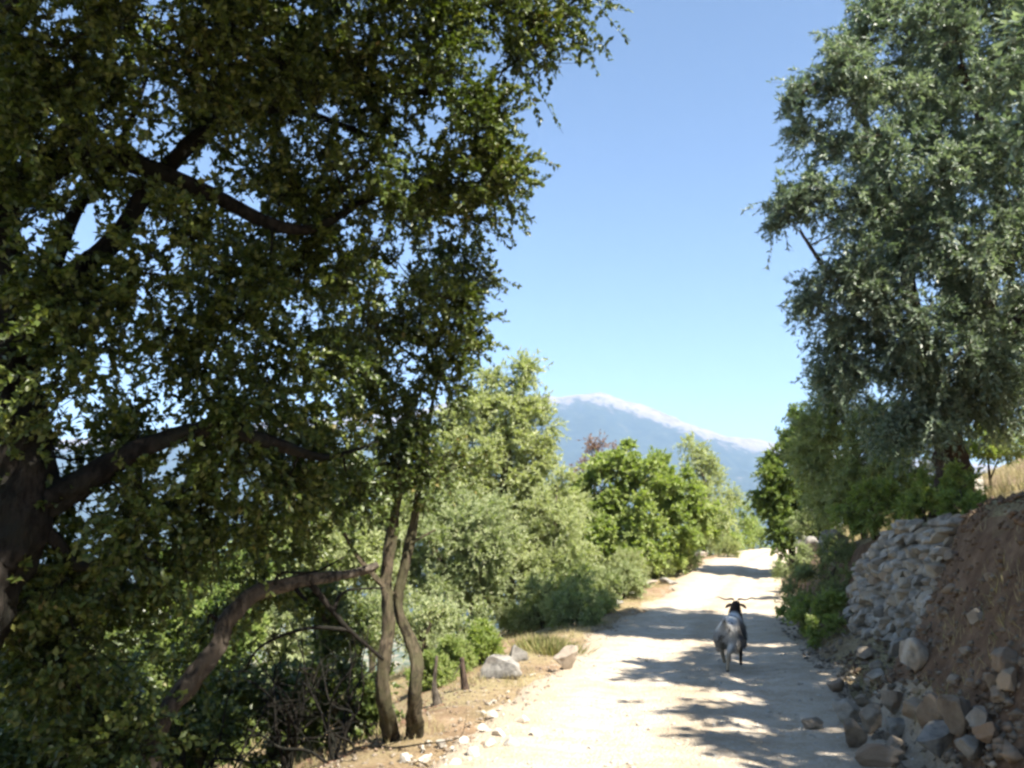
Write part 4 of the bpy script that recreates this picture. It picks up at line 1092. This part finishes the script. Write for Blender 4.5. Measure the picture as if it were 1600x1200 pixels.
    L = rng.uniform(.05, .09, N) + .06 * low * (np.abs(pos[:, 0]) > .07)
    V2, F2 = leaf_arrays(pos - nn * .004, dr, nn, L, np.full(N, .009))
    mesh_np('coat', V2, F2, cm, root)['kind'] = 'stuff'
    hm = NT('horn')
    hn = hm.noise(hm.obj(), 40, 3)
    hmat = hm.finish(hm.pbr(hm.ramp(hn, [(0.3, (0.07, 0.05, 0.035)), (0.7, (0.2, 0.15, 0.1))]), 0.6, 0.3))
    for s in (-1, 1):
        t = np.linspace(0, 1, 40)
        x = s * (.035 + .29 * t)
        ph = t * 2.2 * np.pi
        y = .555 + .025 * np.sin(ph) - .05 * t
        z = .975 + .055 * np.sin(t * np.pi * .85) + .025 * np.cos(ph)
        r = .015 * (1 - t) ** .8 + .003
        tube_obj('horn', [np.stack([x, y, z, r], 1)], hmat, root, 8, 0)
        ear = np.array([[s * .06, .56, .925, .014], [s * .10, .55, .915, .024], [s * .14, .54, .89, .022], [s * .17, .535, .865, .006]])
        tube_obj('ear', [spline(ear, 10)], cm, root, 8, 0)
build_goat()

# ------------------------------------------------------------------ ground cover
def grass_stuff(name, label, pts, h, seed, mat, width=0.006, per=7, spread=0.04):
    rng = np.random.default_rng(seed)
    n = len(pts) * per
    p = np.repeat(pts, per, 0) + rng.normal(size=(n, 2)) * spread
    z = gz(p[:, 0], p[:, 1])
    pos = np.stack([p[:, 0], p[:, 1], z - .01], 1)
    d = rng.normal(size=(n, 3)) * .38 + np.array([0, 0, 1.0])
    nn = rng.normal(size=(n, 3))
    hh = np.repeat(h, per) * rng.uniform(.5, 1.25, n)
    V, F = tri_leaves(pos, d, nn, hh, np.full(n, width) * rng.uniform(.7, 1.4, n))
    r = np.clip(np.repeat(rng.random(len(pts)) * .6, per) + rng.random(n) * .4, 0, 1)
    o = mesh_np(name, V, F, mat, None, r)
    tag(o, label, 'grass', None, 'stuff')

rng = np.random.default_rng(909)
def scatter(n, y0, y1, d0, d1, pw=1.6, clump=0.45):
    out = []
    while sum(len(o) for o in out) < n:
        y = y0 + (y1 - y0) * rng.random(n * 2) ** pw
        d = rng.uniform(d0, d1, n * 2)
        x = road_x(y) + d / .965
        k = fbm(x * .8, y * .8, 0, 3, 91) > clump * rng.random(n * 2) - 0.1
        out.append(np.stack([x, y], 1)[k])
    return np.concatenate(out)[:n]
a = scatter(3300, 6.0, 40, -5.5, -2.0)
grass_stuff('verge_grass', 'dry straw grass along the left verge', a, rng.uniform(.03, .15, len(a)), 1, M['dry_grass'])
a = scatter(420, 5.5, 26, 1.75, 3.1)
grass_stuff('bank_grass', 'sparse dry grass on the right bank and its foot', a, rng.uniform(.05, .18, len(a)), 2, M['dry_grass'])
a = scatter(6500, 6, 40, 3.4, 11, 1.2)
grass_stuff('terrace_grass', 'tall dry yellow grass on the terrace under the olive', a[:4200], rng.uniform(.15, .5, 4200), 3, M['dry_grass'], .009)
a = scatter(3600, 3.5, 30, -14, -4.5, 1.2)
grass_stuff('slope_grass', 'dry grass on the slope falling away to the left', a, rng.uniform(.08, .35, len(a)), 4, M['dry_grass'], .01)
# yellow tufts
TU = [((0.68, 13.78), 'yellow-green grass tuft left of the upright cream block'), ((0.47, 14.44), 'pale grass tuft behind the pinkish pointed rock'), ((5.69, 34.93), 'bright yellow tuft on the verge below the pale shrub')]
for i, (xy, lab) in enumerate(TU):
    r2 = np.random.default_rng(40 + i)
    n = 900
    p = r2.normal(size=(n, 2)) * .17
    base = on_ground(*xy)
    root = empty('grass_tuft', base); tag(root, lab, 'grass tuft', 'grass tufts on the left verge')
    d = np.concatenate([p * 2.2 + r2.normal(size=(n, 2)) * .2, np.ones((n, 1))], 1)
    V, F = leaf_arrays(np.concatenate([p, np.full((n, 1), -.03)], 1), d, r2.normal(size=(n, 3)), r2.uniform(.12, .3, n), np.full(n, .006))
    mesh_np('blades', V, F, M['dry_grass'], root, np.repeat(np.clip(r2.normal(.86, .1, n), 0, 1), 2))['kind'] = 'stuff'

def pebbles(name, label, n, y0, y1, d0, d1, s0, s1, mat, seed, pw=1.8):
    r2 = np.random.default_rng(seed)
    y = y0 + (y1 - y0) * r2.random(n) ** pw
    d = r2.uniform(d0, d1, n)
    x = road_x(y) + d / .965
    z = gz(x, y)
    s = s0 + (s1 - s0) * r2.random(n) ** 3
    base = np.array([[1, 0, 0], [-1, 0, 0], [0, 1, 0], [0, -1, 0], [0, 0, 1], [0, 0, -1], [.7, .7, .1], [-.7, -.7, .1]], float)[:6]
    fc = np.array([[0, 2, 4], [2, 1, 4], [1, 3, 4], [3, 0, 4], [2, 0, 5], [1, 2, 5], [3, 1, 5], [0, 3, 5]])
    V = base[None] * (1 + .35 * r2.normal(size=(n, 6, 1)).clip(-1.5, 1.5)) + r2.normal(size=(n, 6, 3)) * .15
    a = r2.uniform(0, 6.28, n)
    c, s_ = np.cos(a)[:, None], np.sin(a)[:, None]
    V = np.stack([V[..., 0] * c - V[..., 1] * s_, V[..., 0] * s_ + V[..., 1] * c, V[..., 2] * .7], -1) * s[:, None, None]
    V += np.stack([x, y, z + s * .25], -1)[:, None]
    F = (np.arange(n)[:, None, None] * 6 + fc[None]).reshape(-1, 3)
    o = mesh_np(name, V.reshape(-1, 3), F, mat)
    tag(o, label, 'gravel', None, 'stuff')
pebbles('road_gravel', 'loose pale gravel scattered over the track', 4200, 5.5, 30, -2.1, 1.9, .006, .03, M['pale_rock'], 1)
pebbles('verge_gravel', 'loose stones on the left verge', 2600, 5.5, 22, -3.0, -1.6, .005, .03, M['warm_rock'], 2)
pebbles('bank_gravel', 'stony debris at the foot of the right bank', 2600, 5.5, 20, 1.5, 2.5, .008, .05, M['warm_rock'], 3)

M['earth'] = rock_material('earth', (0.20, 0.135, 0.088), (0.075, 0.048, 0.032), (0.25, 0.175, 0.115), 14)
pebbles('earth_clods', 'crumbling brown earth clods and grit on the bare bank', 2000, 5.5, 12.5, 1.9, 3.2, .008, .05, M['earth'], 4, 1.0)
pebbles('bank_rubble', 'grit and stones on the bank beside the photographer', 1300, -2.0, 6.0, 1.7, 3.4, .012, .09, M['warm_rock'], 5, 1.0)

# fallen leaves under the oaks
r2 = np.random.default_rng(66)
n = 6000
y = r2.uniform(4, 13, n); d = -2.5 - 6 * r2.random(n)
x = road_x(y) + d / .965
pos = np.stack([x, y, gz(x, y) + .012], 1)
V, F = leaf_arrays(pos, np.concatenate([r2.normal(size=(n, 2)), np.zeros((n, 1))], 1), np.array([0, 0, 1.0]) + r2.normal(size=(n, 3)) * .3, r2.uniform(.03, .055, n), r2.uniform(.02, .032, n))
tag(mesh_np('fallen_leaves', V, F, M['dry_leaf'], None, np.repeat(r2.random(n), 2)), 'brown fallen leaves on the slope beneath the oaks', 'leaf litter', None, 'stuff')

# ------------------------------------------------------------------ haze
def build_haze():
    x0, x1, y0, y1, z0, z1 = -8600, 8600, -2800, 10200, -330, 1420
    V = [(x, y, z) for z in (z0, z1) for y in (y0, y1) for x in (x0, x1)]
    F = [(0, 2, 3, 1), (4, 5, 7, 6), (0, 1, 5, 4), (2, 6, 7, 3), (0, 4, 6, 2), (1, 3, 7, 5)]
    t = NT('haze_air')
    pv = t.n('ShaderNodeVolumePrincipled')
    pv.inputs['Color'].default_value = (0.44, 0.65, 1.0, 1)
    pv.inputs['Density'].default_value = HAZE
    pv.inputs['Anisotropy'].default_value = 0.0
    t.l(pv.outputs[0], t.out.inputs['Volume'])
    o = mesh_np('haze', np.array(V, float), np.array(F), t.m)
    tag(o, 'pale blue summer haze over the valley', 'haze', None, 'stuff')
HAZE = 0.000078
build_haze()
print('LEAVES', LEAVES)
